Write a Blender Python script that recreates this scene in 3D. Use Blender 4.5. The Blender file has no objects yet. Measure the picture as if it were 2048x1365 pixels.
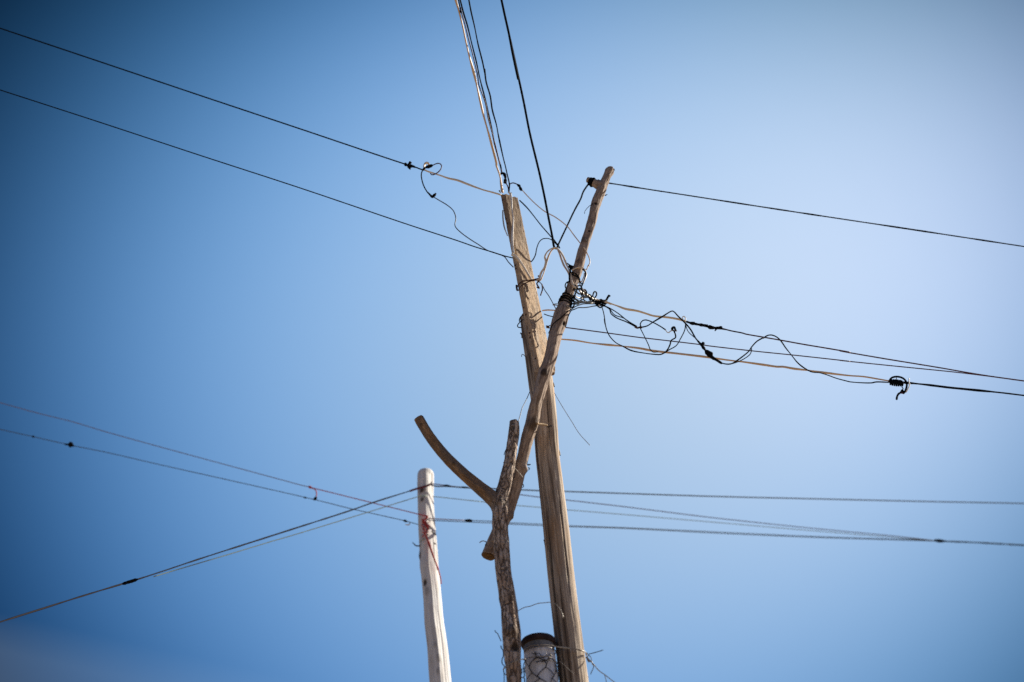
import bpy, math, random
from mathutils import Vector, noise, Matrix

# ---------------------------------------------------------------- camera
PITCH, ROLL, EYE = math.radians(40.0), math.radians(4.5), Vector((0.0, 0.0, 1.6))
FPX = 50.0 / 36.0 * 2048.0
cp, sp = math.cos(PITCH), math.sin(PITCH)
FWD = Vector((0, cp, sp))
_U, _R = Vector((0, -sp, cp)), Vector((1, 0, 0))
UP = _U * math.cos(ROLL) + _R * math.sin(ROLL)
RT = _R * math.cos(ROLL) - _U * math.sin(ROLL)
scene = bpy.context.scene
COL = scene.collection
cam = bpy.data.cameras.new("camera")
camo = bpy.data.objects.new("camera", cam)
COL.objects.link(camo)
cam.lens, cam.sensor_width = 50.0, 36.0
cam.clip_start, cam.clip_end = 0.05, 3000.0
M = Matrix((RT, UP, -FWD)).transposed().to_4x4()
M.translation = EYE
camo.matrix_world = M
cam.dof.use_dof = True
cam.dof.focus_distance = 8.0
cam.dof.aperture_fstop = 1.25
cam.dof.aperture_blades = 0
scene.camera = camo


def ray(px, py):
    return (FWD + RT * ((px - 1024.0) / FPX) - UP * ((py - 682.5) / FPX))


def at(px, py, y):
    """World point seen at a photograph pixel, standing on the vertical plane y metres ahead."""
    d = ray(px, py)
    return EYE + d * (y / d.y)


def mpp(p):
    """Metres one photograph pixel spans at a world point."""
    return (p - EYE).dot(FWD) / FPX


# ---------------------------------------------------------------- world, sun, exposure
SUN_AZ, SUN_EL = math.radians(64.0), math.radians(33.0)     # azimuth from +Y towards +X
w = bpy.data.worlds.new("World")
scene.world = w
w.use_nodes = True
wn, wl = w.node_tree.nodes, w.node_tree.links
bg = wn["Background"]
sky = wn.new("ShaderNodeTexSky")
sky.sky_type = 'NISHITA'
sky.sun_disc = False
sky.sun_elevation = SUN_EL
sky.sun_rotation = SUN_AZ
sky.air_density, sky.dust_density, sky.ozone_density = 1.0, 0.6, 1.6
bg.inputs[1].default_value = 0.1
geo = wn.new("ShaderNodeTexCoord")
# the sky's own gradient and the lens vignette, put into the sky's colour:
# three smooth factors by angle from its centre, by azimuth and by elevation, each (constant, slopes) per colour
FALLOFF_DIR = ray(1100, 750).normalized()
SKY_FALLOFF = (((0.628, -0.0244, -0.3847), (0.4611, -0.3615, 0.035, 0.3348), (0.3845, -0.6553, -0.2251)),
        ((0.5437, 0.1465, -0.2995), (0.1785, -0.3619, 0.0709, 0.192), (0.3384, -0.5128, -0.195)),
        ((0.3405, 0.5273, -0.3094), (0.0167, -0.7501, 0.1277, 0.2412), (0.2523, -0.5874, -0.197)))


def math_node(op, a, b=None, clamp=False):
    n = wn.new("ShaderNodeMath"); n.operation = op; n.use_clamp = clamp
    for k, v in enumerate((a, b)):
        if v is None:
            continue
        if isinstance(v, (int, float)):
            n.inputs[k].default_value = v
        else:
            wl.new(v, n.inputs[k])
    return n.outputs[0]


def sky_ramp(value, lo, hi, fn, n=28):
    """A colour ramp over value in [lo, hi] degrees holding fn(degrees) for each channel."""
    t = math_node('DIVIDE', math_node('SUBTRACT', value, lo), hi - lo, True)
    r = wn.new("ShaderNodeValToRGB")
    wl.new(t, r.inputs[0])
    e = r.color_ramp.elements
    e[0].position, e[1].position = 0.0, 1.0
    for k in range(1, n):
        e.new(k / n)
    for k, x in enumerate(e):
        x.color = (*[fn(lo + (hi - lo) * x.position, c) for c in SKY_FALLOFF], 1)
    return r.outputs[0]


def sky_mix(kind, a, b, f=1.0):
    m = wn.new("ShaderNodeMix"); m.data_type = 'RGBA'; m.blend_type = kind
    for k, v in ((0, f), (6, a), (7, b)):
        if isinstance(v, (int, float, tuple)):
            m.inputs[k].default_value = v
        else:
            wl.new(v, m.inputs[k])
    return m.outputs[2]


nrm = wn.new("ShaderNodeVectorMath"); nrm.operation = 'NORMALIZE'
wl.new(geo.outputs['Generated'], nrm.inputs[0])
dot = wn.new("ShaderNodeVectorMath"); dot.operation = 'DOT_PRODUCT'
dot.inputs[1].default_value = FALLOFF_DIR
wl.new(nrm.outputs[0], dot.inputs[0])
sep = wn.new("ShaderNodeSeparateXYZ"); wl.new(nrm.outputs[0], sep.inputs[0])
DEG = 180.0 / math.pi
h_deg = math_node('MULTIPLY', math_node('ARCCOSINE', dot.outputs['Value']), DEG)
az_deg = math_node('MULTIPLY', math_node('ARCTAN2', sep.outputs[0], sep.outputs[1]), DEG)
el_deg = math_node('MULTIPLY', math_node('ARCSINE', sep.outputs[2]), DEG)
f1 = sky_ramp(h_deg, 0, 32, lambda d, c: math.exp(c[0][0] + c[0][1] * (d / 15) ** 2 + c[0][2] * (d / 15) ** 4))
f2 = sky_ramp(az_deg, -34, 34, lambda d, c: math.exp(sum(c[1][k] * (d / 25) ** (k + 1) for k in range(4))))
f3 = sky_ramp(el_deg, 18, 60, lambda d, c: math.exp(sum(c[2][k] * ((d - 40) / 15) ** (k + 1) for k in range(3))))
falloff = sky_mix('MULTIPLY', sky_mix('MULTIPLY', f1, f2), f3)
far_off = math_node('SMOOTH_MIN', math_node('DIVIDE', math_node('SUBTRACT', h_deg, 30.0), 25.0, True), 1.0)
sky_factor = sky_mix('MIX', falloff, (0.18, 0.28, 0.45, 1), far_off)  # sky beyond the view is darkened to hold down the fill light
dust_n = ray(0, 1225).cross(ray(620, 1365)).normalized()
dust = wn.new("ShaderNodeVectorMath"); dust.operation = 'DOT_PRODUCT'
dust.inputs[1].default_value = dust_n * (1 if dust_n.dot(ray(0, 1365)) > 0 else -1)
wl.new(nrm.outputs[0], dust.inputs[0])
wisp = wn.new("ShaderNodeTexNoise"); wisp.inputs['Scale'].default_value = 7.0; wisp.inputs['Detail'].default_value = 3.0
wl.new(nrm.outputs[0], wisp.inputs['Vector'])
low = math_node('MULTIPLY', math_node('DIVIDE', dust.outputs['Value'], 0.024, True), math_node('ADD', math_node('MULTIPLY', wisp.outputs[0], 0.6), 0.7))
blue = sky_mix('MULTIPLY', sky.outputs[0], sky_factor)
# a low bank of thin greyish cloud, in the sky's own units (before the 0.1 strength)
wl.new(sky_mix('ADD', blue, (0.244, 0.274, 0.256, 1), low), bg.inputs[0])

sl = bpy.data.lights.new("sun", 'SUN')
sl.energy, sl.angle, sl.color = 5.0, math.radians(0.53), (1.0, 0.93, 0.82)
so = bpy.data.objects.new("sun", sl)
COL.objects.link(so)
SUN = Vector((math.sin(SUN_AZ) * math.cos(SUN_EL), math.cos(SUN_AZ) * math.cos(SUN_EL), math.sin(SUN_EL)))
so.location = (20, 5, 25)
so.rotation_euler = SUN.to_track_quat('Z', 'Y').to_euler()

vs = scene.view_settings
vs.view_transform, vs.look, vs.exposure, vs.gamma = 'Standard', 'None', 0.75, 1.0
scene.cycles.use_denoising = False
scene.render.filter_size = 1.5

# ---------------------------------------------------------------- helpers
RNG = random.Random(7)


def zoom(x0, y0, s):
    """Converter from an enlarged reading of the photograph (scale s, corner x0 y0) to photograph pixels."""
    return lambda *uv: [(x0 + u / s, y0 + v / s) for u, v in uv]


zA, zB, zC, zD = zoom(880, 300, 5.689), zoom(980, 440, 6.827), zoom(980, 580, 6.827), zoom(1180, 560, 5.689)
zE, zF, zG, zH = zoom(960, 740, 7.585), zoom(800, 800, 6.827), zoom(940, 960, 6.827), zoom(940, 1165, 6.827)
zI, zJ, zK, zL = zoom(780, 920, 11.378), zoom(780, 1020, 11.378), zoom(760, 1100, 5.15), zoom(780, 290, 8.533)
zM, zN, zO, zQ = zoom(880, 0, 8.533), zoom(1680, 680, 5.565), zoom(0, 780, 6.827), zoom(580, 940, 7.314)
zR, zS, zT, zU = zoom(1110, 520, 17.067), zoom(1110, 570, 17.067), zoom(1400, 620, 6.827), zoom(1020, 580, 17.067)
zW, zP, zX, zY = zoom(1160, 320, 17.067), zoom(990, 1240, 8.533), zoom(1228, 320, 2.495), zoom(1228, 900, 2.4976)
zV, zZ, z8 = zoom(0, 1000, 3.74), zoom(0, 0, 2.495), zoom(940, 0, 3.592)


def lerp(a, b, t):
    return a + (b - a) * t


def table(rows, x):
    """Piecewise linear lookup in rows (x, value...) sorted by x; returns the values as a tuple."""
    if x <= rows[0][0]:
        return rows[0][1:]
    for a, b in zip(rows, rows[1:]):
        if x <= b[0]:
            t = (x - a[0]) / (b[0] - a[0])
            return tuple(lerp(p, q, t) for p, q in zip(a[1:], b[1:]))
    return rows[-1][1:]


def path(px, y0, y1=None):
    """World points for pixels, the distance running from y0 to y1 along them; a pixel may carry its own distance."""
    y1 = y0 if y1 is None else y1
    L = [0.0]
    for a, b in zip(px, px[1:]):
        L.append(L[-1] + math.hypot(b[0] - a[0], b[1] - a[1]))
    return [at(p[0], p[1], p[2] if len(p) > 2 else lerp(y0, y1, l / (L[-1] or 1))) for p, l in zip(px, L)]


def extend(pts, start=0.0, end=0.0, sag=0.0):
    """Carries a run of points on beyond its first and last by so many metres."""
    out = list(pts)
    for m, at_end in ((start, False), (end, True)):
        if m:
            a, b = (out[-2], out[-1]) if at_end else (out[1], out[0])
            d = (b - a).normalized()
            add = [b + d * (m * k / 4) for k in range(1, 5)]
            out = out + add if at_end else add[::-1] + out
    return out


def smooth(pts, step):
    """Catmull-Rom curve through the points, resampled about every step metres."""
    if len(pts) == 2:
        n = max(2, int((pts[1] - pts[0]).length / step))
        return [pts[0].lerp(pts[1], k / n) for k in range(n + 1)]
    P = [pts[0] * 2 - pts[1]] + list(pts) + [pts[-1] * 2 - pts[-2]]
    out = [pts[0].copy()]
    for i in range(1, len(P) - 2):
        p0, p1, p2, p3 = P[i - 1], P[i], P[i + 1], P[i + 2]
        k0, k1, k2 = (math.sqrt(max((q - p).length, 1e-6)) for p, q in ((p0, p1), (p1, p2), (p2, p3)))
        t0, t1 = 0.0, k0
        t2 = t1 + k1
        t3 = t2 + k2
        n = max(1, int(math.ceil((p2 - p1).length / step)))
        for k in range(1, n + 1):
            t = lerp(t1, t2, k / n)
            a1 = p0.lerp(p1, (t - t0) / (t1 - t0)); a2 = p1.lerp(p2, (t - t1) / (t2 - t1)); a3 = p2.lerp(p3, (t - t2) / (t3 - t2))
            b1 = a1.lerp(a2, (t - t0) / (t2 - t0)); b2 = a2.lerp(a3, (t - t1) / (t3 - t1))
            out.append(b1.lerp(b2, (t - t1) / (t2 - t1)))
    return out


def tangents(c):
    return [((c[min(i + 1, len(c) - 1)] - c[max(i - 1, 0)]).normalized()) for i in range(len(c))]


class Shape:
    """Collects geometry for ONE mesh object, with a grain coordinate and a stain value per vertex."""

    def __init__(self):
        self.v, self.f, self.g, self.st = [], [], [], []

    def add(self, p, g=None, st=0.0):
        self.v.append(Vector(p)); self.g.append(Vector(g if g is not None else p)); self.st.append(st)
        return len(self.v) - 1

    def rings(self, rows, close=(True, True)):
        for a, b in zip(rows, rows[1:]):
            n = len(a)
            for k in range(n):
                self.f.append((a[k], a[(k + 1) % n], b[(k + 1) % n], b[k]))
        if close[0]:
            self.f.append(tuple(reversed(rows[0])))
        if close[1]:
            self.f.append(tuple(rows[-1]))

    def tube(self, c, r, n=6, flat=1.0, turns=0.0, seed=0.0, wob=0.0):
        """A wire along c: half width r (a number or a function of 0..1), flat = thickness / width, turns = twists per metre."""
        T = tangents(c)
        ref = Vector((0, -1, 0.2)) if abs(T[0].z) > 0.9 else Vector((0, 0, 1))
        u = (ref - T[0] * ref.dot(T[0])).normalized()
        rows, s = [], 0.0
        for i, p in enumerate(c):
            t = T[i]
            u = (u - t * u.dot(t)).normalized()
            q = t.cross(u)
            if i:
                s += (p - c[i - 1]).length
            ph = turns * s * 2 * math.pi + (1.2 * math.sin(s * 5.1 + seed) + 0.9 * math.sin(s * 11.3 + 2 * seed) if turns else 0.0)
            rr = r(i / max(1, len(c) - 1)) if callable(r) else r
            if wob:
                rr *= 1 + wob * noise.noise(Vector((s * 60, seed, 0)))
            e1, e2 = u * math.cos(ph) + q * math.sin(ph), q * math.cos(ph) - u * math.sin(ph)
            rows.append([self.add(p + e1 * (rr * math.cos(a)) + e2 * (rr * flat * math.sin(a)), (math.cos(a) * rr, math.sin(a) * rr, s))
                         for a in (2 * math.pi * k / n for k in range(n))])
        self.rings(rows)
        return self

    def build(self, name, mat, parent=None, smooth_=True, origin=None):
        o0 = parent['_o'] if parent is not None else (origin if origin is not None else self.v[0])
        o0 = Vector(o0)
        me = bpy.data.meshes.new(name)
        me.from_pydata([p - o0 for p in self.v], [], self.f)
        at_ = me.attributes.new('grain', 'FLOAT_VECTOR', 'POINT')
        at_.data.foreach_set('vector', [x for g in self.g for x in g])
        at_ = me.attributes.new('stain', 'FLOAT', 'POINT')
        at_.data.foreach_set('value', self.st)
        if smooth_:
            me.polygons.foreach_set('use_smooth', [True] * len(me.polygons))
        me.materials.append(mat)
        me.update()
        o = bpy.data.objects.new(name, me)
        COL.objects.link(o)
        if parent is not None:
            o.parent = parent
        else:
            o.location = o0
        o['_o'] = tuple(o0)
        return o


def thing(name, label, cat, loc, group=None):
    o = bpy.data.objects.new(name, None)
    o.empty_display_size = 0.1
    COL.objects.link(o)
    o.location = loc
    o['_o'] = tuple(loc)
    return tag(o, label, cat, group)


def tag(o, label, cat, group=None):
    o['label'], o['category'] = label, cat
    if group:
        o['group'] = group
    return o


# ---------------------------------------------------------------- materials
class Mat:
    def __init__(self, name, rough=0.8, spec=0.3):
        self.m = bpy.data.materials.new(name)
        self.m.use_nodes = True
        self.n, self.l = self.m.node_tree.nodes, self.m.node_tree.links
        self.b = self.n['Principled BSDF']
        self.b.inputs['Roughness'].default_value = rough
        self.b.inputs['Specular IOR Level'].default_value = spec
        a = self.n.new('ShaderNodeAttribute'); a.attribute_name = 'grain'
        self.grain = a.outputs['Vector']
        a = self.n.new('ShaderNodeAttribute'); a.attribute_name = 'stain'
        self.stain = a.outputs['Fac']

    def put(self, sock, v):
        if hasattr(v, 'is_linked') or hasattr(v, 'links'):
            self.l.new(v, sock)
        else:
            sock.default_value = (*v, 1) if isinstance(v, tuple) and len(v) == 3 and sock.type == 'RGBA' else v

    def noise(self, scale, detail=4, rough=0.6, dist=0.0, color=False):
        """Noise in grain space, scale = (around x, around y, along)."""
        mp = self.n.new('ShaderNodeMapping'); mp.inputs['Scale'].default_value = scale
        self.l.new(self.grain, mp.inputs[0])
        t = self.n.new('ShaderNodeTexNoise')
        t.inputs['Scale'].default_value = 1.0
        t.inputs['Detail'].default_value = detail
        t.inputs['Roughness'].default_value = rough
        t.inputs['Distortion'].default_value = dist
        self.l.new(mp.outputs[0], t.inputs['Vector'])
        return t.outputs[0]

    def cells(self, scale, feature='DISTANCE_TO_EDGE', warp=0.0):
        mp = self.n.new('ShaderNodeMapping'); mp.inputs['Scale'].default_value = scale
        src = self.grain
        if warp:
            nz = self.n.new('ShaderNodeTexNoise'); nz.inputs['Scale'].default_value = 45.0; nz.inputs['Detail'].default_value = 3
            self.l.new(self.grain, nz.inputs['Vector'])
            va = self.n.new('ShaderNodeVectorMath'); va.operation = 'MULTIPLY_ADD'
            self.l.new(nz.outputs['Color'], va.inputs[0]); va.inputs[1].default_value = (warp,) * 3
            self.l.new(self.grain, va.inputs[2])
            src = va.outputs[0]
        self.l.new(src, mp.inputs[0])
        t = self.n.new('ShaderNodeTexVoronoi'); t.feature = feature
        t.inputs['Scale'].default_value = 1.0
        self.l.new(mp.outputs[0], t.inputs['Vector'])
        return t.outputs['Distance' if feature == 'DISTANCE_TO_EDGE' else 'Color']

    def ramp(self, v, *stops):
        r = self.n.new('ShaderNodeValToRGB')
        self.l.new(v, r.inputs[0])
        e = r.color_ramp.elements
        e[0].position, e[1].position = stops[0][0], stops[-1][0]
        e[0].color, e[1].color = self.c4(stops[0][1]), self.c4(stops[-1][1])
        for p, c in stops[1:-1]:
            e.new(p).color = self.c4(c)
        return r.outputs[0]

    @staticmethod
    def c4(c):
        return (c, c, c, 1) if isinstance(c, (int, float)) else (*c, 1)

    def mix(self, f, a, b, kind='MIX'):
        m = self.n.new('ShaderNodeMix'); m.data_type = 'RGBA'; m.blend_type = kind
        self.put(m.inputs[0], f); self.put(m.inputs[6], a); self.put(m.inputs[7], b)
        return m.outputs[2]

    def math(self, op, a, b=0.0):
        m = self.n.new('ShaderNodeMath'); m.operation = op
        self.put(m.inputs[0], a); self.put(m.inputs[1], b)
        return m.outputs[0]

    def finish(self, color, height=None, depth=0.002, strength=1.0, rough=None):
        self.put(self.b.inputs['Base Color'], color)
        if rough is not None:
            self.put(self.b.inputs['Roughness'], rough)
        if height is not None:
            bp = self.n.new('ShaderNodeBump')
            bp.inputs['Strength'].default_value = strength
            bp.inputs['Distance'].default_value = depth
            self.put(bp.inputs['Height'], height)
            self.l.new(bp.outputs[0], self.b.inputs['Normal'])
        return self.m


def weathered_wood():
    m = Mat('weathered_pole_wood', 0.85, 0.2)
    fine = m.noise((130, 130, 5.0), 5, 0.65)
    broad = m.noise((42, 42, 2.2), 5, 0.65, 0.4)
    patch = m.noise((9, 9, 2.3), 3, 0.55)
    speck = m.noise((60, 60, 30), 3, 0.6)
    c = m.ramp(fine, (0.30, (0.27, 0.195, 0.13)), (0.48, (0.47, 0.37, 0.27)), (0.66, (0.63, 0.53, 0.41)))
    c = m.mix(m.ramp(broad, (0.36, 0.85), (0.50, 0.0)), c, (0.14, 0.094, 0.06))
    c = m.mix(m.math('MULTIPLY', m.ramp(patch, (0.5, 0.0), (0.68, 1.0)), 0.75), c, (0.44, 0.26, 0.13))
    c = m.mix(m.ramp(speck, (0.66, 0.0), (0.76, 0.7)), c, (0.1, 0.072, 0.05))
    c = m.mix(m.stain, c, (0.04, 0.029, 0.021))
    h = m.math('ADD', fine, m.math('MULTIPLY', broad, 1.5))
    return m.finish(c, h, 0.003, 0.7)


def fork_bark():
    m = Mat('cracked_dark_bark', 0.9, 0.15)
    cell = m.cells((58, 58, 11), warp=0.02)
    cell2 = m.cells((70, 70, 45), warp=0.012)
    tone = m.noise((40, 40, 16), 3, 0.55)
    patch = m.noise((12, 12, 6), 3, 0.6)
    c = m.ramp(tone, (0.3, (0.33, 0.235, 0.165)), (0.5, (0.52, 0.40, 0.305)), (0.68, (0.7, 0.585, 0.48)))
    c = m.mix(m.math('MULTIPLY', m.ramp(patch, (0.52, 0.0), (0.66, 1.0)), 0.5), c, (0.36, 0.22, 0.13))
    c = m.mix(m.ramp(cell2, (0.0, 0.6), (0.05, 0.0)), c, (0.1, 0.07, 0.05))
    c = m.mix(m.ramp(cell, (0.0, 0.95), (0.04, 0.8), (0.10, 0.0)), c, (0.075, 0.05, 0.035))
    c = m.mix(m.stain, c, (0.03, 0.02, 0.014))
    h = m.math('ADD', m.ramp(cell, (0.0, 0.0), (0.2, 1.0)), m.math('MULTIPLY', m.ramp(cell2, (0.0, 0.0), (0.2, 1.0)), 0.35))
    return m.finish(c, h, 0.006, 0.9)


def limb_bark():
    m = Mat('orange_brown_bark', 0.9, 0.15)
    cell = m.cells((120, 120, 40), warp=0.014)
    tone = m.noise((60, 60, 14), 5, 0.7)
    patch = m.noise((22, 22, 5), 3, 0.6)
    c = m.ramp(tone, (0.3, (0.15, 0.085, 0.042)), (0.5, (0.33, 0.195, 0.1)), (0.7, (0.47, 0.31, 0.18)))
    c = m.mix(m.ramp(patch, (0.42, 0.75), (0.58, 0.0)), c, (0.17, 0.14, 0.118))
    c = m.mix(m.ramp(cell, (0.0, 0.7), (0.06, 0.0)), c, (0.055, 0.036, 0.023))
    # towards the fork the bark turns grey and cracked like the trunk's
    sp_ = m.n.new('ShaderNodeSeparateXYZ'); m.l.new(m.grain, sp_.inputs[0])
    near = m.math('ADD', m.math('MULTIPLY', sp_.outputs[2], 4.0), m.math('ADD', patch, -2.75))
    near = m.ramp(near, (0.0, 0.0), (0.5, 1.0))
    big = m.cells((58, 58, 14), warp=0.02)
    grey = m.mix(m.ramp(big, (0.0, 0.95), (0.05, 0.8), (0.13, 0.0)), m.ramp(tone, (0.3, (0.22, 0.165, 0.125)), (0.68, (0.46, 0.385, 0.32))), (0.06, 0.04, 0.028))
    c = m.mix(near, c, grey)
    c = m.mix(m.stain, c, (0.02, 0.014, 0.01))
    return m.finish(c, m.ramp(cell, (0.0, 0.0), (0.2, 1.0)), 0.003, 0.7)


def branch_bark():
    m = Mat('smooth_grey_brown_bark', 0.85, 0.2)
    tone = m.noise((70, 70, 22), 5, 0.7)
    streak = m.noise((150, 150, 9), 4, 0.6)
    patch = m.noise((16, 16, 7), 3, 0.6)
    speck = m.noise((170, 170, 120), 2, 0.5)
    c = m.ramp(tone, (0.3, (0.22, 0.155, 0.11)), (0.5, (0.40, 0.30, 0.225)), (0.7, (0.54, 0.43, 0.335)))
    c = m.mix(m.math('MULTIPLY', m.ramp(streak, (0.4, 1.0), (0.52, 0.0)), 0.6), c, (0.15, 0.105, 0.075))
    c = m.mix(m.math('MULTIPLY', m.ramp(patch, (0.5, 0.0), (0.66, 1.0)), 0.5), c, (0.24, 0.145, 0.09))
    c = m.mix(m.ramp(speck, (0.66, 0.0), (0.74, 0.6)), c, (0.55, 0.5, 0.44))
    c = m.mix(m.stain, c, (0.022, 0.014, 0.01))
    return m.finish(c, m.math('ADD', tone, m.math('MULTIPLY', streak, 0.5)), 0.005, 0.7)


def sawn_plank():
    m = Mat('rough_sawn_plank', 0.85, 0.2)
    fine = m.noise((260, 260, 12), 4, 0.65)
    cross = m.noise((16, 16, 150), 3, 0.6, 0.5)
    pit = m.noise((75, 75, 30), 4, 0.7)
    patch = m.noise((14, 14, 4), 3, 0.55)
    c = m.ramp(fine, (0.32, (0.37, 0.25, 0.145)), (0.5, (0.54, 0.385, 0.24)), (0.68, (0.66, 0.5, 0.335)))
    c = m.mix(m.math('MULTIPLY', m.ramp(patch, (0.5, 0.0), (0.68, 1.0)), 0.55), c, (0.42, 0.26, 0.135))
    c = m.mix(m.math('MULTIPLY', m.ramp(patch, (0.34, 1.0), (0.46, 0.0)), 0.5), c, (0.46, 0.4, 0.33))
    c = m.mix(m.math('MULTIPLY', m.ramp(cross, (0.36, 1.0), (0.5, 0.0)), 0.5), c, (0.24, 0.155, 0.09))
    c = m.mix(m.ramp(pit, (0.34, 0.85), (0.44, 0.0)), c, (0.2, 0.135, 0.085))
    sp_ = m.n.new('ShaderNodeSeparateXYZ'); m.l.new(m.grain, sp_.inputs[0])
    top_tone = m.math('ADD', m.math('MULTIPLY', sp_.outputs[2], -1.5), m.math('ADD', patch, 0.55))
    edge = m.math('MULTIPLY', m.math('LESS_THAN', sp_.outputs[0], 0.004), m.math('GREATER_THAN', sp_.outputs[1], 0.002))
    c = m.mix(m.math('MULTIPLY', edge, 0.75), c, m.ramp(fine, (0.3, (0.56, 0.36, 0.19)), (0.7, (0.80, 0.56, 0.34))))
    c = m.mix(m.ramp(top_tone, (0.05, 0.0), (0.7, 0.75)), c, (0.22, 0.155, 0.1))      # darker towards the upper end
    c = m.mix(m.stain, c, (0.12, 0.078, 0.048))
    h = m.math('ADD', m.math('ADD', cross, m.math('MULTIPLY', fine, 0.5)), m.math('MULTIPLY', pit, 1.4))
    return m.finish(c, h, 0.004, 0.7)


def pale_wood():
    m = Mat('peeled_pale_wood', 0.7, 0.25)
    streak = m.noise((45, 45, 3), 4, 0.6)
    patch = m.noise((12, 12, 6), 3, 0.6)
    c = m.ramp(streak, (0.32, (0.58, 0.54, 0.49)), (0.52, (0.72, 0.69, 0.64)), (0.7, (0.79, 0.76, 0.72)))
    c = m.mix(m.math('MULTIPLY', m.ramp(patch, (0.34, 1.0), (0.46, 0.0)), 0.35), c, (0.46, 0.39, 0.31))
    c = m.mix(m.stain, c, (0.07, 0.05, 0.035))
    return m.finish(c, m.math('ADD', streak, patch), 0.006, 0.6)


def end_grain(name, a, b):
    m = Mat(name, 0.85, 0.15)
    w_ = m.n.new('ShaderNodeTexWave'); w_.wave_type = 'RINGS'; w_.rings_direction = 'Z'
    w_.inputs['Scale'].default_value = 60; w_.inputs['Distortion'].default_value = 2.5; w_.inputs['Detail Scale'].default_value = 2
    m.l.new(m.grain, w_.inputs['Vector'])
    nz = m.noise((60, 60, 60), 4, 0.6)
    c = m.mix(w_.outputs['Fac'], a, b)
    c = m.mix(m.ramp(nz, (0.4, 0.6), (0.6, 0.0)), c, (a[0] * 0.5, a[1] * 0.5, a[2] * 0.5))
    c = m.mix(m.stain, c, (0.02, 0.013, 0.009))
    return m.finish(c, w_.outputs['Fac'], 0.001, 0.5)


def plain(name, col, rough, spec=0.4, var=0.25, scale=(300, 300, 40), metal=0.0):
    m = Mat(name, rough, spec)
    nz = m.noise(scale, 3, 0.6)
    dark = tuple(x * (1 - var) for x in col)
    lite = tuple(min(1, x * (1 + var * 0.6)) for x in col)
    m.b.inputs['Metallic'].default_value = metal
    return m.finish(m.ramp(nz, (0.35, dark), (0.65, lite)), nz, 0.0006, 0.4)


def zinc_pipe():
    m = Mat('weathered_grey_pipe', 0.6, 0.4)
    a = m.noise((14, 14, 5), 5, 0.65)
    run = m.noise((50, 50, 3), 4, 0.6)
    c = m.ramp(a, (0.3, (0.6, 0.61, 0.62)), (0.5, (0.76, 0.77, 0.78)), (0.7, (0.83, 0.83, 0.83)))
    c = m.mix(m.math('MULTIPLY', m.ramp(run, (0.55, 0.0), (0.7, 1.0)), 0.35), c, (0.2, 0.15, 0.11))
    c = m.mix(m.stain, c, (0.12, 0.06, 0.03))
    return m.finish(c, a, 0.002, 0.5)


def rusty():
    m = Mat('rusty_steel', 0.8, 0.3)
    a = m.noise((60, 60, 60), 5, 0.7)
    return m.finish(m.ramp(a, (0.35, (0.03, 0.017, 0.012)), (0.5, (0.09, 0.035, 0.018)), (0.65, (0.15, 0.065, 0.03))), a, 0.002, 0.5)


def dirt():
    m = Mat('dry_earth', 0.95, 0.1)
    tc = m.n.new('ShaderNodeTexCoord')
    m.grain = tc.outputs['Object']
    a = m.noise((0.35, 0.35, 0.35), 8, 0.65)
    b = m.noise((9, 9, 9), 6, 0.7)
    c = m.ramp(a, (0.35, (0.21, 0.155, 0.105)), (0.65, (0.33, 0.255, 0.18)))
    c = m.mix(m.ramp(b, (0.4, 0.5), (0.6, 0.0)), c, (0.17, 0.125, 0.085))
    return m.finish(c, b, 0.03, 0.7)


WOOD, FORK, LIMB, BRANCH, PLANK, PALE = weathered_wood(), fork_bark(), limb_bark(), branch_bark(), sawn_plank(), pale_wood()
CUT = end_grain('sawn_branch_end', (0.20, 0.115, 0.05), (0.11, 0.062, 0.028))
CUTDARK = end_grain('weathered_sawn_end', (0.15, 0.10, 0.06), (0.09, 0.06, 0.036))
BLACK = plain('black_cable_sheath', (0.007, 0.0085, 0.011), 0.75, 0.02)
RIM = plain('dark_rusted_rim', (0.035, 0.019, 0.015), 0.8, 0.3, 0.6, (40, 40, 40))
NECK = plain('dark_pipe_steel', (0.17, 0.165, 0.155), 0.6, 0.4, 0.35, (14, 14, 8))
TAPE = plain('black_tape', (0.008, 0.008, 0.009), 0.75, 0.04, 0.3, (90, 90, 90))
CREAM = plain('cream_cable_sheath', (0.84, 0.71, 0.53), 0.5, 0.4, 0.14, (80, 80, 9))
TAN = plain('tan_cable_sheath', (0.78, 0.57, 0.37), 0.5, 0.4, 0.14, (80, 80, 9))
WHITE = plain('white_cable_sheath', (0.8, 0.75, 0.66), 0.5, 0.4, 0.1, (80, 80, 9))
MAROON = plain('dark_maroon_sheath', (0.085, 0.022, 0.035), 0.6, 0.25)
DUSK = plain('dark_brown_sheath', (0.016, 0.012, 0.015), 0.75, 0.1)
OXBLOOD = plain('oxblood_sheath', (0.16, 0.022, 0.025), 0.6, 0.2)
RED = plain('red_twine', (0.52, 0.07, 0.055), 0.7, 0.2)
PURPLE = plain('dull_purple_sheath', (0.10, 0.045, 0.085), 0.5, 0.3)
PINK = plain('faded_pink_sheath', (0.24, 0.16, 0.18), 0.6, 0.3)
GREEN = plain('faded_green_sheath', (0.26, 0.33, 0.25), 0.6, 0.3)
SLATE = plain('slate_grey_sheath', (0.09, 0.105, 0.13), 0.5, 0.3)
STEEL = plain('dull_steel_wire', (0.33, 0.29, 0.24), 0.5, 0.5, 0.3, (200, 200, 60), 0.5)
IRON = plain('dark_iron_wire', (0.035, 0.028, 0.024), 0.6, 0.4, 0.3, (200, 200, 60))
ZINC, RUST, DIRT = zinc_pipe(), rusty(), dirt()
TWIG = plain('pale_bare_twig', (0.44, 0.31, 0.18), 0.8, 0.2, 0.3, (200, 200, 30))

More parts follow.
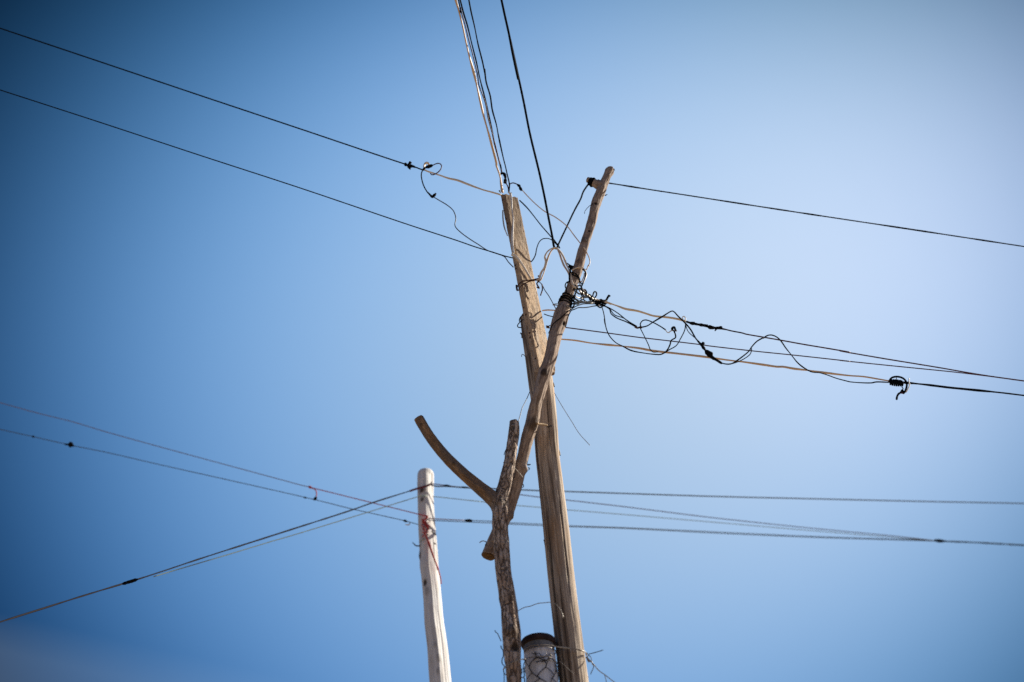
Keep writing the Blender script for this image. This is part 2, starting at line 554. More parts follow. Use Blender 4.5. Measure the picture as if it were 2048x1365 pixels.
# ---------------------------------------------------------------- setting
g = Shape()
N = 40
for j in range(N + 1):
    for i in range(N + 1):
        # denser near the poles, reaching out to the horizon
        x = math.copysign(abs(i / N * 2 - 1) ** 3, i / N * 2 - 1) * 1200
        y = math.copysign(abs(j / N * 2 - 1) ** 3, j / N * 2 - 1) * 1200 + 6
        g.add((x, y, 0.04 * noise.noise(Vector((x * 0.25, y * 0.25, 0)))))
g.f = [(j * (N + 1) + i, j * (N + 1) + i + 1, (j + 1) * (N + 1) + i + 1, (j + 1) * (N + 1) + i) for j in range(N) for i in range(N)]
ground = g.build('ground', DIRT, origin=Vector((0, 0, 0)))
ground['kind'] = 'structure'


# ---------------------------------------------------------------- timber
def log(c_px, dist, n, step, bump, to_ground=False, round_top=((0.35, 0.40), (0.7, 0.33), (0.9, 0.2)), round_bottom=False):
    """A trunk along (px, py, radius px) read top to bottom; dist(py) gives its distance. bump(theta, s, r) returns
    (radial offset in metres, stain). Returns (shape, centreline, radii)."""
    key = [(at(x, y, dist(y)), r) for x, y, r in c_px]
    pts = [k[0] for k in key]
    rad = [k[1] * mpp(k[0]) for k in key]
    if to_ground:
        a, b = pts[-3], pts[-1]
        d = (b - a).normalized()
        k = (b.z + 0.25) / -d.z
        q = b + d * k
        q.y = lerp(q.y, b.y, 0.6)
        pts.append(b.lerp(q, 0.5)); rad.append(rad[-1] * 1.06)
        pts.append(q); rad.append(rad[-1] * 1.05)
    c = smooth(pts, step)
    # radius by arc length
    L, acc = [0.0], 0.0
    for a, b in zip(c, c[1:]):
        acc += (b - a).length
        L.append(acc)
    Lk, j = [], 0
    for p in pts:
        while j < len(c) - 1 and (c[j] - p).length > 1e-5:
            j += 1
        Lk.append(L[min(j, len(c) - 1)])
    rows_t = list(zip(Lk, rad))
    R = [table(rows_t, l)[0] for l in L]
    sh = Shape()
    T = tangents(c)
    rows = []

    def ring(p, t, r, s):
        e1 = (Vector((1, 0, 0)) - t * t.x)
        e1.normalize()
        e2 = t.cross(e1)            # towards the viewer for a trunk read from the top down
        row = []
        for k in range(n):
            th = 2 * math.pi * k / n
            d, st = bump(th, s, r)
            rr = r + d
            row.append(sh.add(p + e1 * (rr * math.cos(th)) + e2 * (rr * math.sin(th)), (r * math.cos(th), r * math.sin(th), s), st))
        return row
    if round_top:
        for f, up_ in round_top:
            rows.append(ring(c[0] - T[0] * (R[0] * up_), T[0], R[0] * f, -0.02 * (1 - f)))
    for i, p in enumerate(c):
        rows.append(ring(p, T[i], R[i], L[i]))
    if round_bottom:
        for f, fw in ((0.9, 0.2), (0.6, 0.45), (0.3, 0.55)):
            rows.append(ring(c[-1] + T[-1] * (R[-1] * fw), T[-1], R[-1] * f, L[-1] + 0.01))
    sh.rings(rows)
    return sh, c, R


def cut_disc(p, t, r, mat_seed, dome=0.004, n=28):
    """A sawn end: a slightly uneven disc facing along t."""
    sh = Shape()
    e1 = (Vector((1, 0, 0)) - t * t.x).normalized()
    e2 = t.cross(e1)
    rows = []
    for f in (1.0, 0.97, 0.75, 0.5, 0.25, 0.06):
        row = []
        for k in range(n):
            th = 2 * math.pi * k / n
            rr = r * f * (1 + 0.03 * noise.noise(Vector((math.cos(th) * 2, math.sin(th) * 2, mat_seed))))
            h = dome * (1 - f) + 0.0015 * noise.noise(Vector((rr * math.cos(th) * 90, rr * math.sin(th) * 90, mat_seed)))
            lip = -0.006 if f == 1.0 else 0.0
            ck = abs(math.sin(th - mat_seed)) * rr
            st = 0.9 if (ck < 0.0022 and math.cos(th - mat_seed) > -0.2) else 0.0
            row.append(sh.add(p + t * (h + lip) + e1 * (rr * math.cos(th)) + e2 * (rr * math.sin(th)), (rr * math.cos(th), rr * math.sin(th), mat_seed), st))
        rows.append(row)
    sh.rings(rows, (False, True))
    return sh


def n3(x, y, z, o=0.0):
    return noise.noise(Vector((x + o, y, z)))


# main pole: weathered, with a long drying crack down its shaded side
POLE_PX = [(1062, 636, 21.5), (1067.5, 668, 23), (1078.5, 740, 24.4), (1082.5, 770, 24.6), (1088.5, 819, 23.8), (1095.5, 920, 24),
           (1100.7, 960, 24.5), (1112.7, 1060, 25.7), (1123.5, 1165, 26.8), (1136, 1267, 27.8), (1148, 1365, 28.6)]
YP = 6.19


def pole_bump(th, s, r):
    x, y = math.cos(th), math.sin(th)
    # flat front added to the shape so shade reaches the wandering sunny edge
    half = math.radians(26)
    u = (th - math.radians(93) + 0.16 * n3(s * 1.3, 2, 6) + 0.09 * n3(s * 9, 2, 8) + math.pi) % (2 * math.pi) - math.pi
    d = r * (math.cos(half) / math.cos(u) - 1) * 0.95 if abs(u) < half else 0.0
    d += 0.0035 * n3(x * 1.3, y * 1.3, s * 1.7) + 0.0022 * n3(x * 5, y * 5, s * 1.1, 7) + 0.0012 * n3(x * 16, y * 16, s * 3, 3)
    st = 0.0
    # long crack
    tc = math.radians(128) + 0.10 * math.sin(s * 1.1 + 0.5) + 0.03 * math.sin(s * 7.0)
    dd = abs((th - tc + math.pi) % (2 * math.pi) - math.pi) * r
    wd = 0.0046 * max(0.0, min(1.0, (s - 1.25) * 3)) * (1 + 0.5 * n3(s * 6, 1, 2))
    if dd < wd:
        d -= 0.010 * (1 - dd / wd)
        st = 0.8
    for t0, s0, s1, w0 in ((104, 1.75, 2.7, 0.0032), (72, 0.55, 1.0, 0.003), (82, 2.5, 3.4, 0.003), (150, 0.9, 1.7, 0.0034), (116, 3.1, 4.2, 0.003), (60, 1.2, 1.9, 0.003)):
        if s0 < s < s1:
            dk = abs((th - math.radians(t0) - 0.05 * n3(s * 4, t0, 3) + math.pi) % (2 * math.pi) - math.pi) * r
            wk = w0 * min(1.0, (s - s0) * 6, (s1 - s) * 6)
            if dk < wk:
                d -= 0.006 * (1 - dk / wk)
                st = max(st, 0.75)
    if s < 0.6:
        st = max(st, 0.8 * (1 - s / 0.6) * max(0.0, min(1.0, 0.75 + 1.5 * n3(x * 3, y * 3, s * 5, 5))))
    # torn, splintered strip down the sunny edge
    tt = math.radians(60) + 0.14 * n3(s * 2.2, 4, 1)
    de = abs((th - tt + math.pi) % (2 * math.pi) - math.pi) * r
    k = max(0.0, 1 - de / 0.014) * max(0.0, n3(s * 1.6, 9, 5) + 0.35)
    d -= 0.011 * k * (0.6 + 0.6 * n3(x * 25, y * 25, s * 9))
    if s > 1.9 and de < 0.010 and n3(s * 7, 3, 3) > 0.7:
        d -= 0.006; st = max(st, 0.45)
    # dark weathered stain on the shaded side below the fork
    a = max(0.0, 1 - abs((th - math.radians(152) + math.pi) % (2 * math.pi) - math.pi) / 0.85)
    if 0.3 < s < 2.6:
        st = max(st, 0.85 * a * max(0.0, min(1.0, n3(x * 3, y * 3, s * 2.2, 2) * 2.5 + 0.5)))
    return d, st


pole = thing('wooden_pole', 'weathered grey brown wooden pole with a long crack, plank nailed at its top', 'pole', at(1148, 1365, YP) * 1.0)
sh, POLE_C, POLE_R = log(POLE_PX, lambda y: YP, 112, 0.006, pole_bump, True)
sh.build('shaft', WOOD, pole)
for uv, w_ in ((zE((1108, 200), (1122, 235), (1126, 258)), 3.0), (zE((1172, 1190), (1195, 1220), (1208, 1260), (1212, 1300)), 3.2),
               (zE((1155, 795), (1166, 802)), 2.2), (zC((415, 590), (428, 600), (436, 625), (438, 655)), 3.0),
               (zH((1600, 1285), (1616, 1298)), 2.5), (zG((1008, 820), (1018, 850), (1024, 885)), 2.2)):
    p = path(uv, YP)
    Shape().tube(smooth(p, 0.006), w_ / 2 * mpp(p[0]), 6, wob=0.4, seed=w_).build('bark_sliver', IRON, pole)
p = path(zC((858, 1160), (850, 1120), (862, 1075), (880, 1050)), YP - 0.02)
Shape().tube(smooth(p, 0.005), lambda t: (1.5 + 4.5 * math.sin(math.pi * min(1, t * 0.9 + 0.08))) * mpp(p[0]), 10, wob=0.3).build('knot', LIMB, pole)
p = path(zC((432, 915), (436, 885), (450, 882), (470, 900), (485, 915)), YP - 0.03)
Shape().tube(smooth(p, 0.004), 0.7 * mpp(p[0]), 5).build('splinter', IRON, pole)

# plank
PL = {'L': ((1000.4, 391), (1068, 745), 6.005, 6.01), 'M': ((1009.5, 391), (1080, 745), 5.98, 5.97), 'R': ((1035.6, 393), (1108.6, 745), 6.04, 6.095)}


def plank_edge(k, t):
    a, b, ya, yb = PL[k]
    return at(lerp(a[0], b[0], t), lerp(a[1], b[1], t), lerp(ya, yb, t))


plank = thing('timber_plank', 'rough sawn brown plank standing at the pole top, with a white cable down its face', 'plank', plank_edge('M', 1.0))
sh = Shape()
NS, rows = 300, []
for i in range(NS + 1):
    t = i / NS
    L_, M_, R_ = (plank_edge(k, t) for k in 'LMR')
    B_ = L_ + (R_ - M_)
    ax = (plank_edge('M', 1) - plank_edge('M', 0)).normalized()
    row, s = [], t * (plank_edge('M', 1) - plank_edge('M', 0)).length
    acc = 0.0
    for a, b, n in ((L_, M_, 12), (M_, R_, 26), (R_, B_, 12), (B_, L_, 26)):
        nrm_ = (b - a).cross(ax).normalized()
        for k in range(n):
            f = k / n
            p = a.lerp(b, f)
            edge = min(f, 1 - f) * (b - a).length
            rnd = 0.003 * max(0.0, 1 - edge / 0.004) ** 2
            cen = (L_ + R_) * 0.5
            d = 0.0016 * n3(p.x * 60, p.y * 60, s * 25) + 0.0012 * n3(p.x * 160, p.y * 160, s * 60, 5)
            wear = max(0.0, n3(s * 9, k * 0.01 + acc, 3)) * 0.006 * max(0.0, 1 - edge / 0.008)
            p = p + nrm_ * d + (cen - p).normalized() * (rnd + wear)
            st = 0.0
            if t < 0.1:
                st = 0.75 * max(0.0, 1 - t / 0.09) * (0.5 + n3(p.x * 40, p.y * 40, s * 14))
            if n3(p.x * 26, p.y * 26, s * 7, 11) > 0.44:
                st = max(st, 0.45)
            # split top: the sunny half broken off lower than the other
            fr = (p - M_).dot(R_ - M_) / (R_ - M_).length_squared
            drop = (0.020 if fr > 0.5 else 0.0) + 0.006 * n3(p.x * 60, p.y * 60, 1, 8)
            if s < drop:
                p = p + ax * (drop - s)
            # uneven broken top
            if i == 0:
                p = p - ax * (0.012 * n3(p.x * 45, p.y * 45, 2) + 0.008)
            row.append(sh.add(p, ((p - M_).dot((R_ - M_).normalized()), (p - M_).dot((L_ - M_).normalized()), s), max(0.0, min(1.0, st))))
        acc += 1.0
    rows.append(row)
sh.rings(rows)
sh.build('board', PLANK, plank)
ax = (plank_edge('M', 1) - plank_edge('M', 0)).normalized()
nl = ((plank_edge('M', .5) - plank_edge('L', .5)).cross(ax)).normalized()
if nl.y > 0:
    nl = -nl
for u, v in zA((715, 570), (750, 790), (765, 840)) + zB((345, 625), (355, 665)) + zC((462, 245), (490, 340), (543, 590), (550, 650), (620, 940)):
    t = (v - 391) / 354.0
    l, m_ = PL['L'], PL['M']
    fx = (u - lerp(l[0][0], l[1][0], t)) / (lerp(m_[0][0], m_[1][0], t) - lerp(l[0][0], l[1][0], t))
    p = plank_edge('L', t).lerp(plank_edge('M', t), max(0.2, min(0.85, fx)))
    Shape().tube([p - nl * 0.004, p + nl * 0.0015, p + nl * 0.0032], lambda q: 0.0062 if q < 0.9 else 0.004, 8).build('nail', RUST, plank)
for uv in (zA((690, 490), (682, 478), (676, 465)), zA((806, 505), (812, 492))):
    p = path(uv, 5.99)
    Shape().tube(smooth(p, 0.004), lambda q: 0.0024 if q < 0.6 else 0.0046, 7).build('nail', IRON, plank)

# forked branch standing in front
def YF(y):
    return table([(830, 5.99), (1000, 6.03), (1100, 6.035), (1365, 6.03)], y)[0]


def bark_bump(amp, fx, fs, knots=()):
    def b(th, s, r):
        x, y = math.cos(th), math.sin(th)
        d = amp * (0.9 * n3(x * 1.2, y * 1.2, s * fs * 0.3) + 0.7 * n3(x * fx, y * fx, s * fs, 3) + 0.4 * n3(x * fx * 3, y * fx * 3, s * fs * 2.5, 9))
        st = 0.0
        for ks, kt, kr, kh, kst in knots:
            q = math.hypot(s - ks, ((th - kt + math.pi) % (2 * math.pi) - math.pi) * r)
            if q < kr:
                f = 1 - q / kr
                d += kh * f * f * (3 - 2 * f)
                st = max(st, kst * min(1.0, f * 2.2))
        return d, st
    return b


fork = thing('forked_branch', 'dark cracked bark branch forking beside the grey pipe, one limb bending far out', 'branch', at(1028, 1365, YF(1365)))
trunk_px = [(1002, 985, 13), (1000.5, 1004, 16.2), (1001, 1033, 16.4), (1001, 1062, 15.7), (1004.4, 1106, 15.4), (1006, 1136, 15.8), (1010.3, 1165, 16.1),
            (1018.5, 1223, 16.5), (1022, 1267, 18.6), (1024.5, 1311, 16.8), (1028.5, 1365, 14.6)]
stem_px = [(1028.5, 845, 9), (1028.9, 859, 10.8), (1024, 898, 11.4), (1020.6, 920, 11.6), (1015, 945, 12.2), (1007.5, 976, 13.6), (1003, 992, 15.2)] + trunk_px[1:]


def y_stem(y):
    return lerp(5.985, 6.005, (y - 840) / 60) if y < 900 else (lerp(6.005, YF(1000), (y - 900) / 100) if y < 1000 else YF(y))


sh, TR_C, TR_R = log(stem_px, y_stem, 72, 0.0045, bark_bump(0.0042, 3.2, 12, ((0.50, math.radians(85), 0.03, 0.008, 0.35), (0.43, math.radians(150), 0.02, -0.006, 0.8),
                                                                              (1.23, math.radians(80), 0.045, 0.012, 0.5), (1.31, math.radians(60), 0.03, -0.008, 0.9),
                                                                              (0.05, math.radians(110), 0.02, -0.004, 0.6))), True)
sh.build('trunk', FORK, fork)
left_px = [(x, y, r) for (x, y), r in zip(zF((256, 252), (300, 330), (372, 445), (500, 622), (672, 820), (870, 1015), (1080, 1200), (1230, 1322), (1325, 1420), (1372, 1560), (1392, 1720)),
                                          (9.6, 9.9, 10.2, 10.4, 10.8, 11.6, 12.8, 14.6, 15.6, 15.0, 12.5))]
sh, LF_C, LF_R = log(left_px, lambda y: lerp(5.92, 6.032, min(1.0, (y - 835) / 170)), 56, 0.0045, bark_bump(0.0038, 3, 10, ((0.05, 1.9, 0.012, 0.004, 0.5), (0.33, 1.7, 0.014, 0.004, 0.4))), round_top=False, round_bottom=True)
limb = sh.build('limb', LIMB, fork)
cut_disc(LF_C[0], (LF_C[0] - LF_C[2]).normalized(), LF_R[0] * 1.02, 1.9).build('sawn_end', CUTDARK, limb)


# long thin branch lashed across pole and fork
def YB(y):
    return table([(335, 5.99), (600, 5.975), (740, 5.94), (820, 5.985), (850, 6.02), (900, 6.065), (1000, 6.105), (1120, 6.115)], y)[0]


BR_PX = [(1221, 339.5, 7.8), (1219.5, 343.5, 8.9), (1215, 352.7, 7.7), (1209, 366, 8.4), (1203.5, 379, 10.2), (1193, 405.5, 9.8), (1184, 440, 8.7), (1170.5, 484, 9.3), (1165.5, 500, 9.9), (1159, 528, 9.8),
         (1149, 557, 10), (1138, 586.5, 9.6), (1133.5, 596, 9.4), (1124.5, 624, 15), (1120.5, 638.6, 15.2), (1111, 668, 13.2), (1104, 697, 12.4),
         (1097, 726.5, 12.5), (1091.5, 742, 13.4), (1073.3, 806, 12.1), (1064.5, 845.5, 13), (1054, 880, 12.4), (1043, 925, 12.2), (1034, 965, 12),
         (1022, 1002, 12.4), (1012, 1030, 12.6), (997, 1060, 12.8), (985, 1090, 13.2), (976, 1113, 13.6)]
branch = thing('long_branch', 'tall thin grey brown branch crossing before the plank, stubby side fork near its top', 'branch', at(976, 1113, YB(1113)))


def rough_pos(py):
    """(world point, radius) on the long branch's centreline at a photograph row."""
    r = table([(y, x, q) for x, y, q in BR_PX], py)
    p = at(r[0], py, YB(py))
    return p, r[1] * mpp(p)


def s_at(py):
    acc, last = 0.0, None
    for x, y, q in BR_PX:
        if y > py:
            break
        p = at(x, y, YB(y))
        acc += (p - last).length if last else 0.0
        last = p
    p = rough_pos(py)[0]
    return acc + ((p - last).length if last else 0.0)


kn = [(s_at(414), math.radians(85), 0.014, -0.006, 0.95), (s_at(468), math.radians(70), 0.010, -0.005, 0.95), (s_at(487), math.radians(95), 0.028, 0.006, 0.55),
      (s_at(651), math.radians(30), 0.02, -0.008, 1.0), (s_at(752), math.radians(90), 0.028, 0.006, 0.85), (s_at(850), math.radians(60), 0.05, 0.004, 0.65),
      (s_at(940), math.radians(20), 0.035, 0.016, 0.2), (s_at(1030), math.radians(10), 0.03, 0.008, 0.3), (s_at(355), math.radians(60), 0.02, 0.003, 0.3),
      (s_at(530), math.radians(100), 0.02, 0.002, 0.3), (s_at(628), math.radians(140), 0.03, 0.004, 0.1)]
sh, BR_C, BR_R = log(BR_PX, YB, 64, 0.0045, bark_bump(0.0055, 2.6, 10, kn))
stem = sh.build('stem', BRANCH, branch)
cut_disc(BR_C[-1] + (BR_C[-1] - BR_C[-3]).normalized() * 0.003, (BR_C[-1] - BR_C[-3]).normalized(), BR_R[-1] * 1.03, 0.6).build('sawn_end', CUT, branch)
st_px = [(x, y, r) for (x, y), r in zip(zW((262, 690), (330, 712), (430, 765), (560, 830), (700, 905), (790, 980)), (5.6, 6.0, 7.3, 8.6, 9.8, 8.4))]
sh, ST_C, ST_R = log(st_px, lambda y: 5.985, 40, 0.0045, bark_bump(0.0022, 3.5, 14), round_bottom=True)
sh.build('side_stub', BRANCH, branch)
for uv, w_, yy in ((zA((1740, 610), (1700, 640), (1662, 680), (1645, 710), (1645, 728)), 1.6, 5.96), (zA((1875, 520), (1890, 515), (1905, 508)), 2.2, 5.985),
                   (zW((1120, 300), (1180, 345), (1170, 360)), 2.4, 5.985), (zG((570, 530), (580, 520), (590, 512)), 3.6, 6.13), (zG((578, 500), (580, 450), (586, 400)), 1.0, 6.13),
                   (zF((1650, 1140), (1672, 1150), (1688, 1170), (1684, 1192), (1665, 1198)), 2.2, 6.1), (zF((1740, 885), (1765, 888), (1782, 880)), 3.4, 6.09),
                   (zF((1755, 925), (1768, 945), (1752, 962)), 2.0, 6.09)):
    p = path(uv, yy)
    Shape().tube(smooth(p, 0.004), lambda t, w_=w_, p=p: w_ / 2 * mpp(p[0]) * (1.1 - 0.5 * t), 6, wob=0.3).build('bark_shred', IRON if w_ < 3.5 else BRANCH, branch)
p = path([(*q, 5.99 + 0.02 * k) for k, q in enumerate(zE((860, 815), (900, 822), (950, 828), (1015, 842)))], 5.9)
tw = Shape().tube(smooth(p, 0.004), lambda t: lerp(2.6, 1.9, t) * mpp(p[0]), 8, wob=0.15).build('twig', TWIG, branch)
p = path(zE((1018, 858), (1040, 868), (1060, 858), (1075, 846), (1092, 858)), 6.075)
Shape().tube(smooth(p, 0.003), 1.4 * mpp(p[0]), 6, wob=0.3).build('twig_tip', IRON, tw)

# pale pole behind
PALE_PX = [(851.5, 944.5, 14.0), (851.5, 946, 15.3), (851.5, 950, 16.3), (851.5, 966, 16.8), (851.6, 990, 16.5), (853.4, 1040, 17), (855.8, 1081, 17.3), (857.6, 1117, 17.7), (857.6, 1132, 18.4), (859.6, 1150, 18), (864.5, 1197, 18.2), (868.5, 1246, 19.5),
           (875, 1294, 20), (881, 1365, 21.4)]
YW = 9.0


def pale_bump(th, s, r):
    x, y = math.cos(th), math.sin(th)
    d = 0.006 * n3(x * 1.1, y * 1.1, s * 1.6) + 0.0035 * n3(x * 3, y * 3, s * 2.5, 4) + 0.001 * n3(x * 12, y * 12, s * 5, 8)
    st = 0.0
    for ks, kt, kr, kh, kst in ((0.205, 113, 0.024, 0.002, 0.95), (0.29, 112, 0.019, 0.001, 0.9), (0.36 * 2 + 0.03, 176, 0.035, 0.008, 0.95), (1.0, 130, 0.026, -0.006, 1.0),
                                (1.08, 118, 0.03, 0.004, 0.3), (1.62, 82, 0.03, 0.006, 0.35), (0.62, 118, 0.03, 0.002, 0.3), (1.72, 95, 0.02, 0.003, 0.4), (1.52, 98, 0.02, 0.003, 0.3)):
        q = math.hypot((s - ks) * 0.7, ((th - math.radians(kt) + math.pi) % (2 * math.pi) - math.pi) * r)
        if q < kr:
            f = 1 - q / kr
            d += kh * f
            st = max(st, kst * min(1.0, f * 2))
    hw = math.radians(44)  # flat facet added to the shape so the sun lights half the front
    u = (th - math.radians(42) - 0.08 * n3(s * 1.2, 5, 5) + math.pi) % (2 * math.pi) - math.pi
    if abs(u) < hw:
        d += r * 0.85 * (math.cos(hw) / math.cos(u) - 1)
    d *= min(1.0, max(0.0, s) / 0.05 + 0.15)
    # shallow hewn groove down the top of the front
    q = abs((th - math.radians(94 + 6 * math.sin(s * 9)) + math.pi) % (2 * math.pi) - math.pi)
    if q < 0.16 and 0.03 < s < 0.16:
        d -= 0.006 * (1 - q / 0.16)
    return d, st


pale = thing('peeled_pole', 'pale peeled wooden pole standing behind, wound with red twine', 'pole', at(881, 1365, YW))
sh, PA_C, PA_R = log(PALE_PX, lambda y: YW, 72, 0.012, pale_bump, True, ((0.9, 0.02),))
sh.build('shaft', PALE, pale)
for uv, w_ in ((zI((885, 600), (925, 545), (940, 515), (955, 495)), 2.2), (zJ((945, 485), (985, 530), (1052, 575)), 2.6), (zJ((1000, 745), (1022, 775), (1052, 785)), 2.4)):
    p = path(uv, YW - 0.075)
    Shape().tube(smooth(p, 0.006), w_ / 2 * mpp(p[0]), 6, wob=0.3).build('nail', IRON, pale)
p = path(zJ((510, 740), (560, 790), (590, 818), (660, 822), (700, 822)), YW - 0.02)
Shape().tube(smooth(p, 0.006), lambda t: lerp(0.7, 1.5, min(1, t * 2)) * mpp(p[0]), 6).build('nail', SLATE, pale)

# pipe with a bell rim
YQ = 6.14
PT = at(1076.5, 1283, YQ)                       # middle of the rim
pipe = thing('steel_pipe', 'grey steel pipe with a rusty flared rim between pole and forked branch', 'pipe', Vector((PT.x, PT.y, 0)))
kq = mpp(PT)
lean = (at(1085, 1365, YQ) - PT).normalized()
bot = PT + lean * ((PT.z + 0.2) / -lean.z)
n = 72


def pipe_part(profile, stain):
    """A turned part of the pipe: profile = (radius px, metres below the rim)."""
    sh, rows = Shape(), []
    for r0, z in profile:
        c = PT + lean * z
        row = []
        for k in range(n):
            th = 2 * math.pi * k / n
            r = r0 * kq * (1 + 0.012 * n3(math.cos(th) * 1.5, math.sin(th) * 1.5, z * 4))
            row.append(sh.add(c + Vector((math.cos(th) * r, math.sin(th) * r, 0)), (r * math.cos(th), r * math.sin(th), z), stain(th, z)))
        rows.append(row)
    sh.rings(rows)
    return sh


pipe_part([(31.2 - 0.05 * k, 0.012 + 0.01 * k) for k in range(9)], lambda th, z: 0.0).build('neck', NECK, pipe)
zs = [(31.0, 0.072 + k * 0.02) for k in range(int((PT.z + 0.1) / 0.02))]
pipe_part([(30.4, 0.066), (31.2, 0.0675)] + [(r_ + 0.4, z_) for r_, z_ in zs], lambda th, z: 0.6 * max(0.0, n3(math.cos(th) * 2, math.sin(th) * 2, z * 3) - 0.1)).build('sleeve', ZINC, pipe)
sh, rows = Shape(), []
for r, z in ((30.0, 0.03), (31.6, 0.031), (33.2, 0.027), (34.4, 0.021), (34.9, 0.013), (34.9, 0.006), (34.5, 0.0), (33.4, -0.003), (31.5, -0.002), (29.5, 0.004), (28.0, 0.03)):
    rows.append([sh.add(PT + lean * z + Vector((math.cos(a) * r * kq, math.sin(a) * r * kq, 0)), (r * kq * math.cos(a), r * kq * math.sin(a), z)) for a in (2 * math.pi * k / 72 for k in range(72))])
sh.rings(rows, (False, False))
sh.build('rim', RIM, pipe)

# hexagonal netting round the pipe
sh = Shape()
NC = 7
R0 = 31.4 * kq + 0.004
cw = 2 * math.pi / NC
hh = cw * R0 * 0.82
rowsN = int((PT.z - 0.19) / hh)


def net_pt(i, j, dx, dz):
    th = (i + dx + 0.5 * (j % 2)) * cw
    z = 0.10 + (j + dz) * hh
    key = (round(((i + dx + 0.5 * (j % 2)) * 2) % (NC * 2)), round(z * 1000))
    rr = random.Random(hash(key))
    th += rr.uniform(-0.16, 0.16)
    z += rr.uniform(-0.25, 0.25) * hh
    r = R0 + rr.uniform(0, 0.006)
    c = PT + lean * z
    return c + Vector((math.cos(th) * r, math.sin(th) * r, 0)), th, z


def arc(a, b, m):
    (p, t0, z0), (q, t1, z1) = a, b
    dt = (t1 - t0 + math.pi) % (2 * math.pi) - math.pi
    out = []
    for k in range(m + 1):
        f = k / m
        th, z = t0 + dt * f, lerp(z0, z1, f)
        r = R0 + 0.002 + 0.004 * math.sin(math.pi * f)
        c = PT + lean * z
        out.append(c + Vector((math.cos(th) * r, math.sin(th) * r, 0)))
    return out


for j in range(rowsN):
    for i in range(NC):
        a, b = net_pt(i, j, 0, 0.0), net_pt(i, j, 0, 0.42)
        sh.tube(arc(a, b, 3), 0.0028, 5, wob=0.3, seed=i + j * 9)
        if j + 1 < rowsN:
            k0 = i if j % 2 == 0 else i + 1
            sh.tube(arc(b, net_pt(k0 - 1, j + 1, 0, 0.0), 4), 0.0022, 4)
            sh.tube(arc(b, net_pt(k0, j + 1, 0, 0.0), 4), 0.0022, 4)
tag(sh.build('wire_netting', IRON), 'rusty hexagonal wire netting wrapped round the grey pipe', 'netting')


# ---------------------------------------------------------------- cables and wires
def cable(name, label, cat, runs, tapes=(), group=None, extra=()):
    """A cable: runs = (points, width px, material, options) become its parts; tapes = (points, width profile px) its splices."""
    p0 = runs[0][0][0] if runs[0][0][0].z < runs[0][0][-1].z else runs[0][0][-1]
    single = len(runs) == 1 and not tapes and not extra
    root = None if single else thing(name, label, cat, p0, group)
    for k, (pts, wpx, mat, *opt) in enumerate(runs):
        o = opt[0] if opt else {}
        mid = pts[len(pts) // 2] if len(pts) > 2 else pts[0]
        ref = o.get('ref', mid)
        r = wpx * (0.57 if ref.y < 7.0 else 0.5) * mpp(ref)
        c = smooth(pts, o.get('step', 0.02))
        sh = Shape().tube(c, r, o.get('n', 8), o.get('flat', 1.0), o.get('turns', 0.0), k * 1.7 + len(label), o.get('wob', 0.08))
        nm = o.get('name', 'strand')
        if single:
            tag(sh.build(name, mat), label, cat, group)
        else:
            sh.build(nm, mat, root)
    for pts, prof, *mt in tapes:
        c = smooth(pts, 0.004)
        kk = mpp(pts[0]) * 0.7
        sh = Shape().tube(c, lambda t, prof=prof, kk=kk: table(prof, t)[0] * kk, 9, 0.75, 2.5, len(pts), 0.35)
        sh.build('tape_wrap', mt[0] if mt else TAPE, root)
    return root


FLAT = {'flat': 0.6, 'turns': 0.6, 'n': 10, 'step': 0.012}
FLATB = {'flat': 0.7, 'turns': 0.7, 'n': 10, 'step': 0.012}
FINE = {'step': 0.006}
blob = [(0, 1.4), (0.15, 4.6), (0.5, 5.2), (0.8, 4.2), (1, 1.5)]

# --- lines running off to the left from the plank
up = path([(p[0], p[1]) for p in zZ((0, 142), (480, 303), (1000, 478), (1500, 645), (2015, 818))] + zL((440, 385), (560, 430), (585, 436)), 5.6, 5.98)
cable('cable', 'thin black line rising to the upper left corner, taped near its looped cream tail', 'cable',
      [(extend(up, 8), 2.3, BLACK, {'ref': up[0], 'step': 0.05})],
      [(path(zL((240, 325), (275, 340), (330, 362), (380, 365), (440, 388)), 5.97), [(0, 2), (0.12, 6), (0.3, 4), (0.5, 8), (0.75, 5), (1, 2)]),
       (path(zL((300, 350), (325, 330), (350, 298)), 5.965), [(0, 3), (0.5, 4), (1, 5)]), (path(zL((320, 360), (335, 395), (342, 420)), 5.965), [(0, 7), (0.6, 5), (1, 2)])])
lo = path([(p[0], p[1]) for p in zZ((0, 450), (500, 612), (1000, 777), (1500, 940), (2046, 1125))] + zA((200, 1035), (400, 1105), (600, 1165), (740, 1210), (830, 1232)), 5.6, 5.985)
cable('cable', 'thin black line, the lower of the pair running left from the plank', 'cable', [(extend(lo, 8), 1.9, BLACK, {'ref': lo[0], 'step': 0.05})])
cable('cable', 'twisted flat cream cable between the taped black line and the plank top', 'cable',
      [(path(zL((665, 345), (660, 325), (630, 308), (600, 322), (583, 370), (590, 425), (640, 452), (720, 478), (850, 520), (1000, 572), (1150, 605), (1300, 662), (1430, 712), (1600, 772), (1760, 815), (1895, 855)), 5.965, 5.99), 4.3, CREAM, FLAT),
       (path(zL((740, 345), (800, 320), (850, 322), (880, 360), (870, 410), (830, 460), (770, 500), (720, 512), (690, 490)), 5.96), 2.0, MAROON, FINE)],
      [(path(zL((560, 425), (600, 392), (660, 372), (740, 345)), 5.955), [(0, 2.5), (0.3, 3.5), (0.6, 5.5), (0.85, 4.5), (1, 1.8)])])
